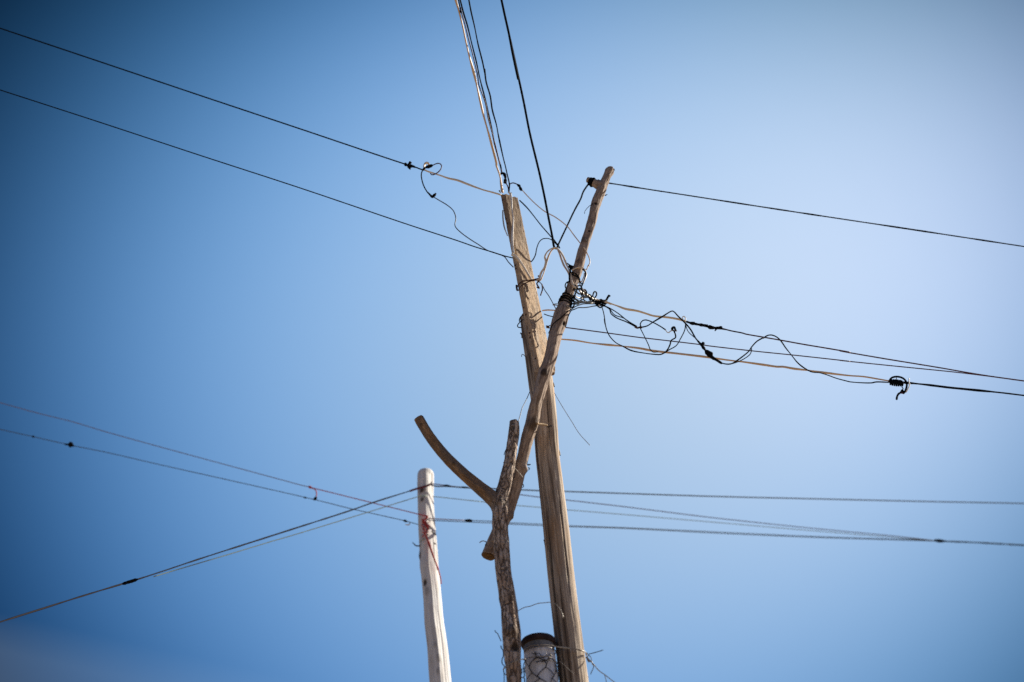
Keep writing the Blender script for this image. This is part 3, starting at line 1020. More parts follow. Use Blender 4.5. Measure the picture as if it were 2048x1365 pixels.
cable('cable', 'thin dark wire drooping below the cream loop, with a taped kink', 'wire',
      [(path(zL((557, 430), (535, 500), (545, 600), (580, 710), (630, 800)), 5.965), 2.2, BLACK, FINE),
       (path(zL((740, 890), (860, 960), (960, 1020), (1050, 1090), (1095, 1150), (1124, 1260), (1108, 1355)) + zA((178, 880), (230, 935), (330, 1010), (440, 1080), (540, 1145), (640, 1180), (730, 1215), (780, 1280), (835, 1336)), 5.965, 5.985), 1.9, SLATE, FINE)],
      [(path(zL((630, 800), (670, 840), (725, 886), (755, 862), (780, 832)), 5.965), [(0, 2), (0.35, 3.6), (0.6, 6), (1, 3.5)])])

# --- lines coming overhead to the plank top
Y0 = 4.9
def over(pts, y_end=5.99):
    return extend(path(pts, Y0, y_end), 9)


cr = zM((255, -40), (330, 220), (390, 460), (440, 700), (490, 920), (600, 1340)) + z8((95, 820), (150, 1020), (190, 1180)) + zA((640, 170), (680, 290), (700, 400), (716, 490))
cable('cable', 'cream flat cable, leftmost of the lines coming overhead to the plank top', 'cable', [(over(cr), 4.6, TAN, dict(FLAT, ref=at(985, 300, 5.8)))])
bk = zM((335, -40), (400, 220), (470, 450), (540, 740), (620, 1060), (680, 1340)) + z8((105, 700), (150, 900), (180, 1050)) + zA((668, 110), (690, 190), (702, 255))
mr = zM((350, 130), (380, 260), (430, 430), (490, 680), (570, 980), (650, 1340)) + z8((60, 600), (110, 742), (130, 850), (160, 960), (190, 1075), (215, 1180)) + zA((672, 110), (694, 200), (706, 260))
cable('cable', 'black and maroon overhead lines twisted together down to a black taped hook', 'cable',
      [(over(bk, 5.985), 3.0, BLACK, dict(FLATB, ref=at(985, 300, 5.8))), (path(mr, 5.0, 5.985), 2.0, MAROON, {'step': 0.02}),
       (path(zM((312, -30), (335, 100), (362, 215)), 4.9, 4.98), 2.2, BLACK, {}),
       (path(zA((690, 270), (686, 330), (690, 400), (700, 480)), 5.985), 2.0, SLATE, FINE),
       (path(zA((744, 372), (760, 395), (775, 430), (783, 485)), 5.985), 2.2, MAROON, FINE)],
      [(path(zA((684, 285), (700, 268), (722, 270), (738, 290), (745, 330), (740, 376)), 5.982), [(0, 3.6), (0.3, 4.4), (1, 5.2)]),
       (path(zM((345, 175), (357, 205), (375, 235)), 4.975), [(0, 1.5), (0.5, 4.5), (1, 1.5)])])
b2 = zM((485, -40), (530, 200), (590, 460), (650, 760), (730, 1080), (780, 1340)) + z8((105, 500), (116, 590), (145, 690), (160, 790), (190, 900), (205, 980), (240, 1140)) + zA((740, 170), (765, 280), (790, 395), (787, 440), (782, 490))
cable('cable', 'kinked thin black overhead line just right of the twisted maroon pair', 'cable', [(over(b2), 2.9, BLACK, dict(FLATB, ref=at(985, 280, 5.75)))])
th = zM((1040, -40), (1100, 240), (1180, 600), (1240, 920), (1330, 1340)) + z8((290, 290), (340, 520), (385, 730), (430, 960)) + zA((1130, 260), (1190, 540), (1240, 800), (1280, 1000), (1293, 1085), (1306, 1118), (1322, 1124), (1338, 1105), (1345, 1080))
cable('cable', 'thick black overhead line, rightmost, hooking under the cream arch and up to the stub', 'cable',
      [(over(th, 6.03), 3.9, BLACK, {'ref': at(1060, 270, 5.7), 'step': 0.015, 'n': 10}),
       (path(zA((1345, 1080), (1440, 880), (1530, 690), (1600, 560), (1632, 475), (1692, 385)), 6.03, 5.995), 3.1, BLACK, FINE),
       (path(zA((1285, 1010), (1315, 1050), (1345, 1090), (1362, 1118)), 6.035), 2.6, BLACK, FINE)])

# --- on and round the plank
def on_face(pts, lift):
    out = []
    for u, v in pts:
        t = (v - 391) / 354.0
        xm, xr = lerp(1009.5, 1080, t), lerp(1035.6, 1108.6, t)
        f = max(0.0, min(1.0, (u - xm) / (xr - xm)))
        out.append((u, v, lerp(lerp(5.98, 5.97, t), lerp(6.04, 6.095, t), f) - lift))
    return out


cable('cable', 'white cable laid down the front of the plank', 'cable',
      [(path(on_face(zA((776, 482), (795, 492), (806, 525), (815, 600), (820, 690), (832, 780), (826, 900), (821, 1000), (826, 1100), (838, 1180)), 0.017), 6), 4.2, WHITE, dict(FLAT, turns=0.3, flat=0.6)),
       (path(on_face(zA((812, 1195), (840, 1200)) + zB((345, 492), (390, 540), (430, 600), (470, 660), (500, 712), (535, 770), (565, 818)), 0.017), 6), 4.0, WHITE, dict(FLAT, turns=0.3, flat=0.6))])
cable('cable', 'thin black and white wire bowed along the left edge of the plank', 'wire',
      [(path(zA((716, 690), (718, 760), (728, 850), (745, 920), (768, 978)), 6.0), 1.9, WHITE, FINE), (path(zA((712, 690), (713, 770), (724, 860), (740, 915)), 6.0), 1.5, BLACK, FINE)])
cable('cable', 'thin pale wire looping from the plank top over to the branch, taped near its start', 'wire',
      [(path(zA((788, 392), (830, 377), (880, 393)), 5.985), 2.0, MAROON, FINE),
       (path(zA((928, 452), (1000, 530), (1080, 610), (1190, 700), (1320, 772), (1450, 875), (1530, 980), (1600, 1070), (1670, 1170), (1706, 1270), (1692, 1325)), 5.99, 5.945), 1.9, TAN, FINE),
       (path(zR((1180, 160), (1130, 200), (1100, 290), (1050, 350), (1010, 330)), 5.95), 2.0, TAN, FINE)],
      [(path(zA((880, 395), (905, 415), (912, 435), (928, 462)), 5.985), [(0, 2.5), (0.3, 4.6), (0.5, 3.4), (0.8, 4.6), (1, 3)])])
cable('cable', 'thin black wire slanting from the plank top down to the cream arch', 'wire',
      [(path(zA((905, 575), (960, 628), (1000, 670), (1080, 770), (1150, 860), (1220, 940), (1280, 1010), (1340, 1085), (1362, 1118)), 6.02, 6.04), 2.4, BLACK, dict(FLATB, turns=1.5))])
cable('cable', 'black wire arching from the plank edge up to the hooked thick cable', 'wire',
      [(path(zB((560, 575), (585, 548), (620, 480), (638, 390), (675, 300), (720, 262), (775, 255), (830, 268), (880, 310), (925, 352)), 6.06, 6.03), 2.4, BLACK, dict(FLATB, step=0.006))])
cable('cable', 'paired cream cable arching between plank and branch under the hooked black line', 'cable',
      [(path(zB((640, 835), (672, 800), (700, 720), (745, 650), (762, 565), (750, 505), (790, 430), (850, 390), (900, 382), (950, 420), (1000, 500), (1040, 600), (1080, 690), (1102, 760), (1120, 850), (1142, 905), (1165, 925)), 6.03, 5.938), 3.8, CREAM, dict(FLAT, step=0.005)),
       (path(zB((645, 845), (690, 820), (722, 760), (760, 640), (776, 570), (812, 470), (852, 408), (902, 385), (945, 450), (978, 545), (1010, 625), (1060, 705), (1092, 785), (1110, 850), (1130, 900)), 6.035, 5.94), 3.4, TAN, dict(FLAT, step=0.005))])
cable('tie_wire', 'rusty wire bound round the plank below the cream arch', 'wire',
      [(path(zB((660, 800), (590, 818), (520, 830), (430, 850), (372, 920), (385, 965), (430, 905), (520, 848), (640, 822)), 5.965, 5.97), 2.0, RUST, FINE),
       (path(zB((640, 822), (665, 835), (640, 870), (655, 905), (672, 935), (640, 920)), 6.03), 2.6, RUST, FINE),
       (path(zB((362, 895), (366, 940), (375, 965)), 6.0), 3.6, IRON, FINE), (path(zB((660, 765), (668, 775), (672, 770)), 6.03), 3.2, RUST, FINE)])
cable('cable', 'thin dark wire with a brown end hanging between plank and branch', 'wire',
      [(path(zB((662, 838), (710, 885)) + zU((1180, 0), (1330, 220), (1480, 490), (1590, 700)), 6.03, 6.04), 1.6, IRON, FINE),
       (path(zB((710, 882), (716, 945), (702, 1000), (690, 1032)), 6.03), 2.4, MAROON, FINE)])
cable('tie_wire', 'short hooked tie wire bound on the branch below the black coil', 'wire',
      [(path(zU((1460, 518), (1500, 492), (1570, 484), (1700, 482)), 5.95, 5.93), 1.6, STEEL, FINE), (path(zU((1462, 520), (1560, 525), (1690, 548), (1800, 556), (1900, 560), (1985, 575)) + zS((470, 720), (515, 775), (540, 830)), 5.95, 5.92), 1.6, STEEL, FINE)])
cable('cable', 'short tan cable end between plank and branch', 'cable', [(path(zU((1100, 712), (1160, 702), (1300, 692), (1450, 698), (1590, 704)), 6.08, 6.06), 2.6, TAN, FLAT)])
cable('cable', 'black wire running behind the plank, looped out at its left edge', 'wire',
      [(path(zU((1500, 925), (1440, 912), (1300, 880), (1165, 828)), 6.06, 6.1), 1.8, BLACK, FINE),
       (path(zU((470, 865), (440, 872), (380, 905), (330, 985), (320, 1060), (338, 1108), (290, 1160), (256, 1225), (280, 1278), (360, 1290), (400, 1288)), 6.06), 1.9, BLACK, FINE),
       (path(zU((338, 1108), (400, 1060), (450, 1010)), 6.06), 1.7, BLACK, FINE)])
cable('insulator', 'small brown insulator knob with wire ends between plank and branch', 'insulator',
      [(path(zU((1250, 1262), (1275, 1268), (1300, 1270), (1330, 1275), (1345, 1272)), 6.03), 5.0, RUST, {'step': 0.004, 'wob': 0.3, 'name': 'knob'}),
       (path(zU((1240, 1230), (1255, 1262), (1270, 1300)), 6.03), 2.2, STEEL, {'step': 0.004, 'name': 'wire_end'}),
       (path(zU((1330, 1225), (1380, 1216), (1430, 1216)), 6.02), 1.6, BLACK, {'step': 0.004, 'name': 'wire_end'})])

# --- stub cable and the line off to the right from it
coil = []
c0, c1 = Vector(path(zW((335, 730)), 5.985)[0]), Vector(path(zW((470, 790)), 5.985)[0])
axis = (c1 - c0).normalized()
e1 = axis.orthogonal().normalized(); e2 = axis.cross(e1)
for k in range(5 * 16 + 1):
    a = k / 16 * 2 * math.pi
    rr = 0.018 + 0.003 * math.sin(a * 0.37) + 0.008 * (k / 80)
    coil.append(c0.lerp(c1, k / 80) + e1 * (rr * math.cos(a)) + e2 * (rr * math.sin(a)))
rt = path(zW((600, 690), (760, 740), (985, 796), (1300, 845), (2048, 965)) + zX((350, 175), (750, 237), (1000, 275), (1500, 350), (2046, 433)), 6.01, 6.6)
cable('cable', 'black line running from the stub of the long branch off to the right', 'cable',
      [(extend(rt, 0, 10), 3.1, BLACK, dict(FLATB, turns=0.5, flat=0.7, ref=at(1220, 367, 5.97), step=0.02)), (coil, 3.0, BLACK, {'step': 0.006, 'name': 'coil'})])


# --- black coil and knot on the branch
def wrap(py0, py1, turns, extra=0.004, wob=0.003, seed=0):
    out = []
    m = int(turns * 18)
    for k in range(m + 1):
        f = k / m
        (p, r), (q, _) = rough_pos(lerp(py0, py1, f)), rough_pos(lerp(py0, py1, f) + 3)
        t = (q - p).normalized()
        a1 = (Vector((1, 0, 0)) - t * t.x).normalized(); a2 = a1.cross(t)
        ang = 2 * math.pi * turns * f + seed
        rr = r + extra + wob * noise.noise(Vector((k * 0.35, seed, 1)))
        out.append(p + a1 * (rr * math.cos(ang)) + a2 * (rr * math.sin(ang)) - t * (0.004 * math.sin(ang)))
    return out


def near_branch(px, x0=1149):
    """Wire by the branch: across its front face, then back to the line it is tied to further right."""
    out = []
    for x, y in px:
        q = table([(b, r) for _, b, r in BR_PX], y)[0]
        out.append((x, y, lerp(YB(y) - q * 0.0029 - 0.005, 6.19, max(0.0, min(1.0, (x - x0) / 45)))))
    return out


def S(*uv):
    return path(near_branch(zS(*uv)), 6.0)


def Rr(*uv):
    return path(near_branch(zR(*uv), 1171), 6.0)


knot = thing('wire_knot', 'tangled knot of black and cream wire tied round the long branch', 'wire knot', rough_pos(600)[0])
KN = [(wrap(589, 612, 4.2, 0.003, 0.002), 2.7, BLACK), (wrap(597, 606, 1.8, 0.006, 0.003, 2), 2.6, BLACK), (wrap(547, 570, 1.2, 0.004, 0.004, 2.6), 2.4, BLACK),
      (Rr((580, 490), (700, 548), (800, 612), (842, 680), (838, 750), (920, 832)), 2.3, BLACK),
      (Rr((470, 740), (390, 780), (350, 860), (356, 935), (382, 995), (402, 1125), (430, 1180)), 2.2, BLACK),
      (path(zR((410, 120), (520, 188), (640, 232)), 5.975), 2.2, BLACK), (path(zR((450, 225), (540, 240), (600, 295), (560, 300), (460, 245)), 5.975), 2.4, BLACK),
      (Rr((590, 290), (520, 320), (530, 400), (500, 470), (490, 600), (500, 760)), 3.0, BLACK), (path(zR((460, 210), (600, 260), (520, 300), (580, 330)), 5.975), 3.0, BLACK),
      (Rr((575, 360), (680, 300), (760, 272), (835, 262), (950, 282), (1000, 330), (1040, 400), (1066, 460), (1070, 520), (1030, 640), (960, 800)), 2.5, CREAM),
      (Rr((930, 330), (980, 350), (1035, 430), (1040, 540), (1010, 660), (950, 800), (915, 900)), 2.6, BLACK),
      (Rr((1000, 460), (990, 560), (940, 680), (900, 760), (850, 720)), 1.8, TAN),
      (Rr((640, 830), (720, 825), (800, 790), (860, 850), (890, 930), (960, 1010), (1030, 1090)), 1.9, WHITE),
      (Rr((600, 830), (620, 900), (680, 960), (780, 960), (740, 880), (650, 850)), 2.2, CREAM),
      (Rr((680, 860), (760, 980), (850, 1000), (910, 970), (850, 880), (760, 900)), 2.6, BLACK),
      (S((640, 130), (760, 150), (880, 130), (920, 120)), 3.6, BLACK),
      (S((900, 140), (960, 180), (1020, 170), (1072, 235), (1082, 310), (1045, 375), (960, 420), (850, 455)), 2.9, BLACK),
      (S((930, 150), (980, 210), (1040, 260)), 2.2, BLACK),
      (S((1280, 420), (1302, 320), (1330, 255), (1375, 235), (1418, 280), (1415, 350), (1370, 430)), 2.6, BLACK), (S((1330, 255), (1370, 238), (1405, 252)), 2.0, WHITE),  # short white strand paints the glint on the loop
      (S((740, 200), (690, 320), (665, 420), (700, 490), (790, 540), (825, 610), (760, 655), (680, 640)), 3.0, BLACK),
      (S((850, 465), (930, 430), (1040, 388), (1120, 385), (1200, 440), (1290, 520)), 2.6, BLACK),
      (S((885, 280), (915, 370), (950, 460), (995, 525), (1080, 582), (1180, 572), (1235, 500), (1300, 470)), 2.4, BLACK),
      (S((820, 575), (900, 515), (965, 470), (1045, 395)), 2.4, BLACK), (S((700, 490), (800, 570), (840, 610)), 3.2, BLACK),
      (S((840, 610), (1000, 598), (1150, 612), (1300, 585), (1450, 555), (1560, 555), (1700, 560)), 3.2, BLACK),
      (S((560, 645), (700, 655), (800, 645), (825, 590)), 2.8, BLACK), (S((520, 700), (535, 755), (600, 770), (648, 705), (660, 620)), 2.8, BLACK),
      (S((700, 380), (760, 430), (860, 450), (960, 480), (1060, 600), (1200, 620), (1330, 610), (1440, 575), (1530, 555)), 1.8, CREAM),
      (S((1240, 390), (1330, 480), (1420, 560), (1520, 640), (1600, 680), (1660, 640), (1650, 590), (1560, 560)), 3.2, BLACK),
      (S((1300, 520), (1420, 530), (1560, 590), (1640, 660), (1560, 700), (1440, 660), (1370, 630)), 3.0, BLACK),
      (S((1380, 640), (1460, 730), (1545, 775), (1620, 735), (1700, 690), (1730, 600)), 2.8, BLACK), (S((1330, 460), (1360, 590), (1400, 640)), 2.0, WHITE),
      (S((1530, 540), (1660, 525), (1760, 560), (1790, 590)), 2.2, WHITE), (S((1480, 700), (1580, 690), (1655, 640), (1660, 600)), 2.6, WHITE),  # second strand paints the white highlight of the lower black wire
      (S((600, 420), (650, 460), (640, 520), (580, 540)), 2.8, BLACK), (S((560, 520), (640, 580), (660, 640)), 3.0, BLACK), (S((600, 470), (560, 560), (560, 640)), 2.6, BLACK),
      (S((1690, 580), (1760, 505), (1800, 430), (1842, 365)), 4.0, BLACK), (S((1812, 372), (1850, 375), (1876, 392)), 3.4, BLACK)]
spine = smooth(S((850, 220), (1020, 312), (1200, 430), (1400, 512), (1640, 598), (1760, 604)), 0.004)
tw_ = []
for k, p in enumerate(spine):
    tt_ = tangents(spine)[k]
    v1 = tt_.orthogonal().normalized(); v2 = tt_.cross(v1)
    an = k * 0.42
    tw_.append(p + (v1 * math.cos(an) + v2 * math.sin(an)) * (0.010 + 0.003 * math.sin(k * 0.23)))
KN.append((tw_, 2.6, BLACK))
KN.append((S((700, 215), (800, 300), (940, 330), (1010, 420), (1130, 430), (1250, 510), (1420, 590), (1580, 610)), 2.8, BLACK))
KN.append((S((640, 560), (760, 600), (900, 560), (1050, 610), (1200, 560), (1350, 600), (1500, 640)), 2.6, BLACK))
for pts, w_, mt in KN:
    c = smooth(pts, 0.005)
    nm = 'coil' if pts is KN[0][0] or pts is KN[1][0] else 'loop'
    Shape().tube(c, w_ * 0.57 * mpp(pts[0]), 7, wob=0.1).build(nm, mt, knot)

cable('cable', 'pair of thin black wires drawn from the knot down across the branch to the plank', 'wire',
      [(S((1560, 700), (1480, 690), (1400, 662), (1300, 652), (1130, 650), (960, 656), (830, 692), (700, 745), (530, 852), (400, 945), (200, 1122), (0, 1280)) + path(zC((850, 485), (800, 595)), 5.905, 5.95), 1.9, BLACK, FINE),
       (S((1560, 690), (1450, 712), (1300, 732), (1130, 766), (960, 780), (800, 782), (680, 832), (550, 885)) + path(zS((505, 960), (440, 1100), (400, 1250)) + zC((1045, 450), (1030, 510)), 5.92, 5.93), 1.9, BLACK, FINE)])
mainc = S((830, 205), (920, 262), (1020, 312), (1110, 360), (1200, 430), (1290, 480), (1400, 512), (1540, 552), (1640, 598), (1770, 602), (1900, 650)) + path(zD((190, 255), (320, 300), (400, 330), (540, 355), (640, 385), (720, 410), (900, 430), (1010, 450), (1085, 470)), 6.0, 6.08)
mb = path(zD((1490, 550), (1600, 580), (1750, 610)) + zT((600, 325), (870, 375), (1100, 415), (1400, 470), (1700, 520), (2048, 580)) + zN((0, 124), (480, 208), (860, 270), (1150, 318), (1400, 362), (1700, 410), (2048, 458)), 6.12, 6.75)
m2 = path(zC((1000, 510), (1035, 515), (1600, 590), (2048, 652)) + zD((640, 665), (1310, 745)) + zT((80, 487), (700, 560), (1380, 630), (2048, 705)) + zN((0, 230), (600, 292), (1200, 352), (1430, 378), (1700, 412), (2048, 460)), 6.04, 6.755)
cable('cable', 'cream cable from the knot joined by a long taped splice to a maroon line', 'cable',
      [(mainc, 4.0, CREAM, dict(FLAT, step=0.008)), (extend(mb, 0, 10), 2.4, MAROON, {'ref': mb[3], 'step': 0.03}),
       (path(zT((270, 262), (400, 282), (600, 325), (640, 334)), 6.12, 6.16), 1.4, BLACK, FINE),
       (path(zD((1062, 462), (1050, 432), (1068, 416), (1084, 430), (1086, 480)), 6.08), 1.8, WHITE, FINE)],
      [(path(zD((1085, 472), (1140, 490), (1200, 503), (1340, 527)), 6.085), [(0, 2.5), (0.2, 3.8), (0.35, 5.2), (0.45, 3.6), (1, 4.6)]),
       (path(zD((1340, 532), (1390, 545), (1430, 548), (1470, 548), (1505, 545)), 6.09), [(0, 4), (0.2, 7.5), (0.5, 5), (0.8, 6.5), (1, 5)]),
       (path(zD((1445, 552), (1432, 565), (1422, 582)), 6.085), [(0, 3), (1, 2)]), (path(zD((1180, 498), (1188, 482)), 6.085), [(0, 3), (1, 2.5)])])
cable('cable', 'thin dark maroon line running straight right from behind the branch', 'cable', [(extend(m2, 0, 10), 2.0, MAROON, {'ref': m2[4], 'step': 0.03})])
tn = path(zC((940, 672), (970, 675), (1150, 690), (1400, 730), (1800, 770), (2048, 800)) + zD((700, 805), (1000, 840), (1350, 882), (1480, 902), (1700, 930)) + zT((560, 708), (860, 750), (1060, 778), (1130, 778), (1290, 805), (1500, 830), (1750, 865), (2048, 900)) + zN((260, 410), (440, 440), (545, 458)), 6.03, 6.3)
rm = path(zN((690, 475), (780, 482), (1000, 505), (1200, 530), (1400, 550), (1800, 590), (2048, 620)), 6.31, 6.6)
jo = cable('cable', 'tan flat cable, lowest of the lines running right, clamped to a thick black line', 'cable',
           [(tn, 4.0, TAN, dict(FLAT, turns=0.7, step=0.01)), (extend(rm, 0, 10), 4.6, BLACK, dict(FLATB, flat=0.6, turns=1.2))])
N_ = lambda *uv: path(zN(*uv), 6.3)
joint = thing('cable_clamp', 'black coiled wire clamp joining tan cable and thick black line at right', 'clamp', N_((640, 470))[0])
turns_ = []
a0, a1 = N_((545, 462))[0], N_((700, 478))[0]
ax_ = (a1 - a0).normalized(); e1 = ax_.orthogonal().normalized(); e2 = ax_.cross(e1)
for k in range(7 * 14 + 1):
    f = k / 98
    a = k / 14 * 2 * math.pi
    rr = 0.010 + 0.005 * math.sin(math.pi * f) + 0.002 * math.sin(k * 0.9)
    turns_.append(a0.lerp(a1, f) + e1 * (rr * math.cos(a)) + e2 * (rr * math.sin(a)) + Vector((0, 0, -0.006)))
Shape().tube(smooth(turns_, 0.005), 0.0052, 8).build('coil', BLACK, joint)
Shape().tube(smooth(N_((548, 470), (560, 440), (582, 420), (640, 411), (700, 428), (738, 470), (742, 520), (720, 580), (705, 598)), 0.005), 0.0056, 8).build('ring', BLACK, joint)
Shape().tube(smooth(N_((770, 432), (768, 470), (774, 505), (758, 545), (735, 580)), 0.005), 0.0075, 8, 0.4).build('strap', WHITE, joint)
Shape().tube(smooth(N_((628, 425), (628, 455)), 0.005), 0.0022, 6).build('wire_end', BLACK, joint)
Shape().tube(smooth(N_((688, 500), (690, 525), (702, 545), (690, 565)), 0.005), 0.0028, 6).build('wire_end', BLACK, joint)
Shape().tube(smooth(N_((712, 592), (690, 560), (680, 585), (655, 600), (638, 625), (630, 664)), 0.005), 0.0058, 8, wob=0.2).build('tail', BLACK, joint)
Shape().tube(smooth(N_((660, 470), (675, 452), (690, 470), (712, 488)), 0.004), 0.004, 6).build('wire_end', STEEL, joint)
Shape().tube(smooth(N_((668, 580), (690, 592), (718, 596)), 0.004), 0.0046, 6, wob=0.4).build('wire_end', MAROON, joint)

# --- loose loops on the right
D = lambda *uv: path(zD(*uv), 6.03)
cable('cable', 'black wire hanging from the knot in a wide loop up to a frayed white end', 'wire',
      [(S((1600, 750), (1650, 920), (1690, 1130), (1712, 1340)) + D((165, 455), (190, 570), (230, 650), (300, 720), (370, 755), (470, 805), (600, 832), (740, 849), (810, 848), (870, 810), (910, 740), (925, 690), (972, 658), (970, 618), (950, 575)), 2.6, BLACK, dict(FLATB, step=0.006)),
       (D((895, 603), (925, 580), (960, 575), (985, 585), (970, 555)), 1.8, WHITE, FINE)],
      [(D((938, 580), (936, 550), (955, 542), (968, 560), (972, 585)), [(0, 2.4), (0.5, 4.2), (1, 2.5)])])
cable('cable', 'three black strands from the knot gathered at a small brown tie', 'wire',
      [(D((125, 285), (160, 297), (240, 332), (330, 390), (420, 462), (545, 545)), 2.6, BLACK, dict(FLATB, step=0.006)),
       (D((170, 300), (222, 335), (240, 385), (300, 432), (420, 482), (525, 538)), 2.2, BLACK, FINE), (D((228, 335), (280, 400), (380, 435), (450, 480), (535, 530)), 1.7, BLACK, FINE),
       (D((510, 535), (540, 548), (570, 540), (592, 545)), 3.4, RUST, {'step': 0.005, 'name': 'tie'})])
cable('cable', 'black wire peaking above the cream cable then dropping through lumpy taped joints', 'wire',
      [(D((590, 540), (650, 525), (720, 480), (830, 415), (935, 356), (958, 366), (1000, 412), (1080, 490), (1140, 560), (1195, 655)), 3.0, BLACK, dict(FLATB, step=0.006)),
       (D((1088, 515), (1118, 590), (1190, 658)), 1.6, BLACK, FINE),
       (D((1500, 950), (1560, 960), (1610, 955), (1700, 900), (1810, 810), (1835, 770), (1900, 700), (1960, 665)) + path(zT((870, 385), (920, 352), (975, 345), (1040, 368), (1100, 420), (1170, 520), (1250, 620), (1340, 730), (1440, 806), (1530, 850), (1640, 862), (1750, 895), (1860, 935), (2048, 985)) + zN((60, 455), (110, 468), (350, 480), (400, 470), (550, 474)), 6.1, 6.29), 2.5, BLACK, dict(FLATB, step=0.008)),
       (path(zT((400, 738), (440, 735), (560, 692), (680, 612), (702, 560), (705, 530)), 6.08), 1.7, BLACK, FINE)],
      [(D((1190, 650), (1230, 700), (1270, 745), (1310, 800)), [(0, 2), (0.5, 4), (0.75, 6), (1, 4)]), (D((1268, 750), (1284, 730), (1292, 715)), [(0, 5), (1, 5)]),
       (D((1312, 800), (1340, 830), (1365, 850), (1385, 880)), [(0, 3), (0.35, 9.5), (0.7, 9), (1, 4)]), (D((1370, 870), (1410, 895), (1450, 920), (1500, 952)), [(0, 5), (0.3, 5.5), (0.5, 3.5), (1, 4)]),
       (D((1405, 880), (1400, 908)), [(0, 3), (1, 3)]), (D((1365, 835), (1392, 850)), [(0, 4), (1, 3)])])
cable('cable', 'short black wire crooked up from the brown tie to a bare end', 'wire',
      [(D((585, 545), (572, 505), (600, 465), (640, 458), (720, 487), (800, 530), (860, 570)), 2.9, BLACK, dict(FLATB, step=0.006)), (D((860, 570), (880, 598), (905, 602)), 1.6, WHITE, FINE)])
cable('cable', 'thin black wire hanging from the brown tie to the tan cable', 'wire', [(D((570, 548), (622, 650), (665, 740), (690, 800), (720, 822), (775, 820)), 1.8, BLACK, FINE)])
cable('cable', 'thin black wire curving from the splice down to the loop bottom', 'wire', [(D((1088, 490), (1078, 570), (1030, 670), (980, 750), (900, 798), (850, 832)), 1.9, BLACK, FINE)])

# --- thin wires about the trunks
cable('tie_wire', 'thin steel wire tied across the middle limb of the forked branch', 'wire', [(path(zF((1412, 858), (1430, 850), (1480, 866), (1560, 930), (1660, 1040), (1672, 1060)), 5.965, 6.05), 1.4, STEEL, FINE)])
cable('tie_wire', 'steel wire tied round the forked trunk above the sawn butt', 'wire',
      [(path(zG((130, 858), (170, 836), (215, 846), (238, 868), (260, 850), (330, 820), (430, 800), (490, 818), (524, 852)), 6.06, 5.985), 1.7, STEEL, FINE), (path(zG((235, 868), (208, 885), (212, 905), (222, 900)), 6.08), 1.3, IRON, FINE)])
cable('wire', 'bent wire arching from the forked trunk to the main pole', 'wire', [(path(zH((640, 400), (740, 345), (830, 325), (920, 291), (1030, 279), (1110, 276), (1190, 320), (1250, 400), (1276, 488)), 6.06, 6.085), 1.4, STEEL, FINE)])
cable('wire', 'hair thin wire trailing down from the right side of the main pole', 'wire', [(path(zE((1130, 355), (1140, 372), (1250, 560), (1400, 800), (1500, 960), (1665, 1145)), 6.12, 6.0), 1.1, STEEL, FINE)])
cable('wire', 'thin black wire sagging from the main pole to the middle limb tip', 'wire', [(path(zE((755, 335), (700, 460), (640, 580), (600, 730), (578, 805)), 6.1, 6.0), 1.5, SLATE, FINE)])
cable('wire', 'short wire end poking from the left of the middle limb', 'wire', [(path(zE((412, 1180), (385, 1230), (365, 1290)), 6.02), 1.4, IRON, FINE)])
cable('tie_wire', 'doubled steel wire bound round pipe and main pole, its twisted tail hanging right', 'wire',
      [(path([(*q, y) for q, y in zip(zP((495, 520), (560, 470), (640, 440), (800, 428), (950, 436), (1050, 458), (1250, 478), (1450, 515), (1530, 545), (1570, 590)), (6.105, 6.07, 6.055, 6.05, 6.07, 6.085, 6.095, 6.105, 6.135, 6.17))], 6), 1.9, STEEL, FINE),
       (path([(*q, y) for q, y in zip(zP((495, 560), (580, 500), (700, 470), (860, 462), (960, 480), (1000, 520)), (6.1, 6.065, 6.05, 6.05, 6.07, 6.1))], 6), 1.8, STEEL, FINE),
       (path([(*q, y) for q, y in zip(zP((1060, 466), (1250, 490), (1350, 497), (1450, 522), (1540, 560), (1575, 640), (1620, 690), (1690, 770), (1780, 872), (1880, 942), (1980, 1022), (2100, 1110)), (6.065, 6.09, 6.1, 6.11, 6.14, 6.17, 6.16, 6.15, 6.14, 6.13, 6.12, 6.12))], 6), 1.7, STEEL, FINE),
       (path(zP((1560, 560), (1590, 590), (1640, 650), (1645, 700), (1600, 720), (1570, 660), (1600, 600)), 6.13), 1.3, IRON, FINE),
       (path(zP((1600, 586), (1720, 556), (1800, 532), (1845, 518)), 6.12), 1.5, IRON, FINE), (path(zP((1690, 775), (1675, 830), (1650, 885), (1632, 930)), 6.12), 1.5, IRON, FINE),
       (path(zP((1870, 940), (1890, 1000), (1902, 1080)), 6.11), 1.4, IRON, FINE), (path(zP((1555, 640), (1600, 690), (1650, 720), (1670, 760), (1700, 780)), 6.125), 3.0, STEEL, {'step': 0.004, 'wob': 0.5})])
cable('tie_wire', 'loose steel wire crossing from the forked trunk over the pipe', 'wire',
      [(path([(*q, y) for q, y in zip(zP((140, 850), (165, 822), (250, 752), (400, 690), (520, 665), (640, 638), (800, 622), (920, 632), (1000, 680), (1050, 725)), (6.02, 5.985, 5.98, 5.985, 6.01, 6.055, 6.047, 6.057, 6.085, 6.1))], 6), 2.0, STEEL, FINE),
       (path(zP((1100, 705), (1200, 792), (1300, 885), (1340, 920)), 6.07), 1.2, STEEL, FINE)])
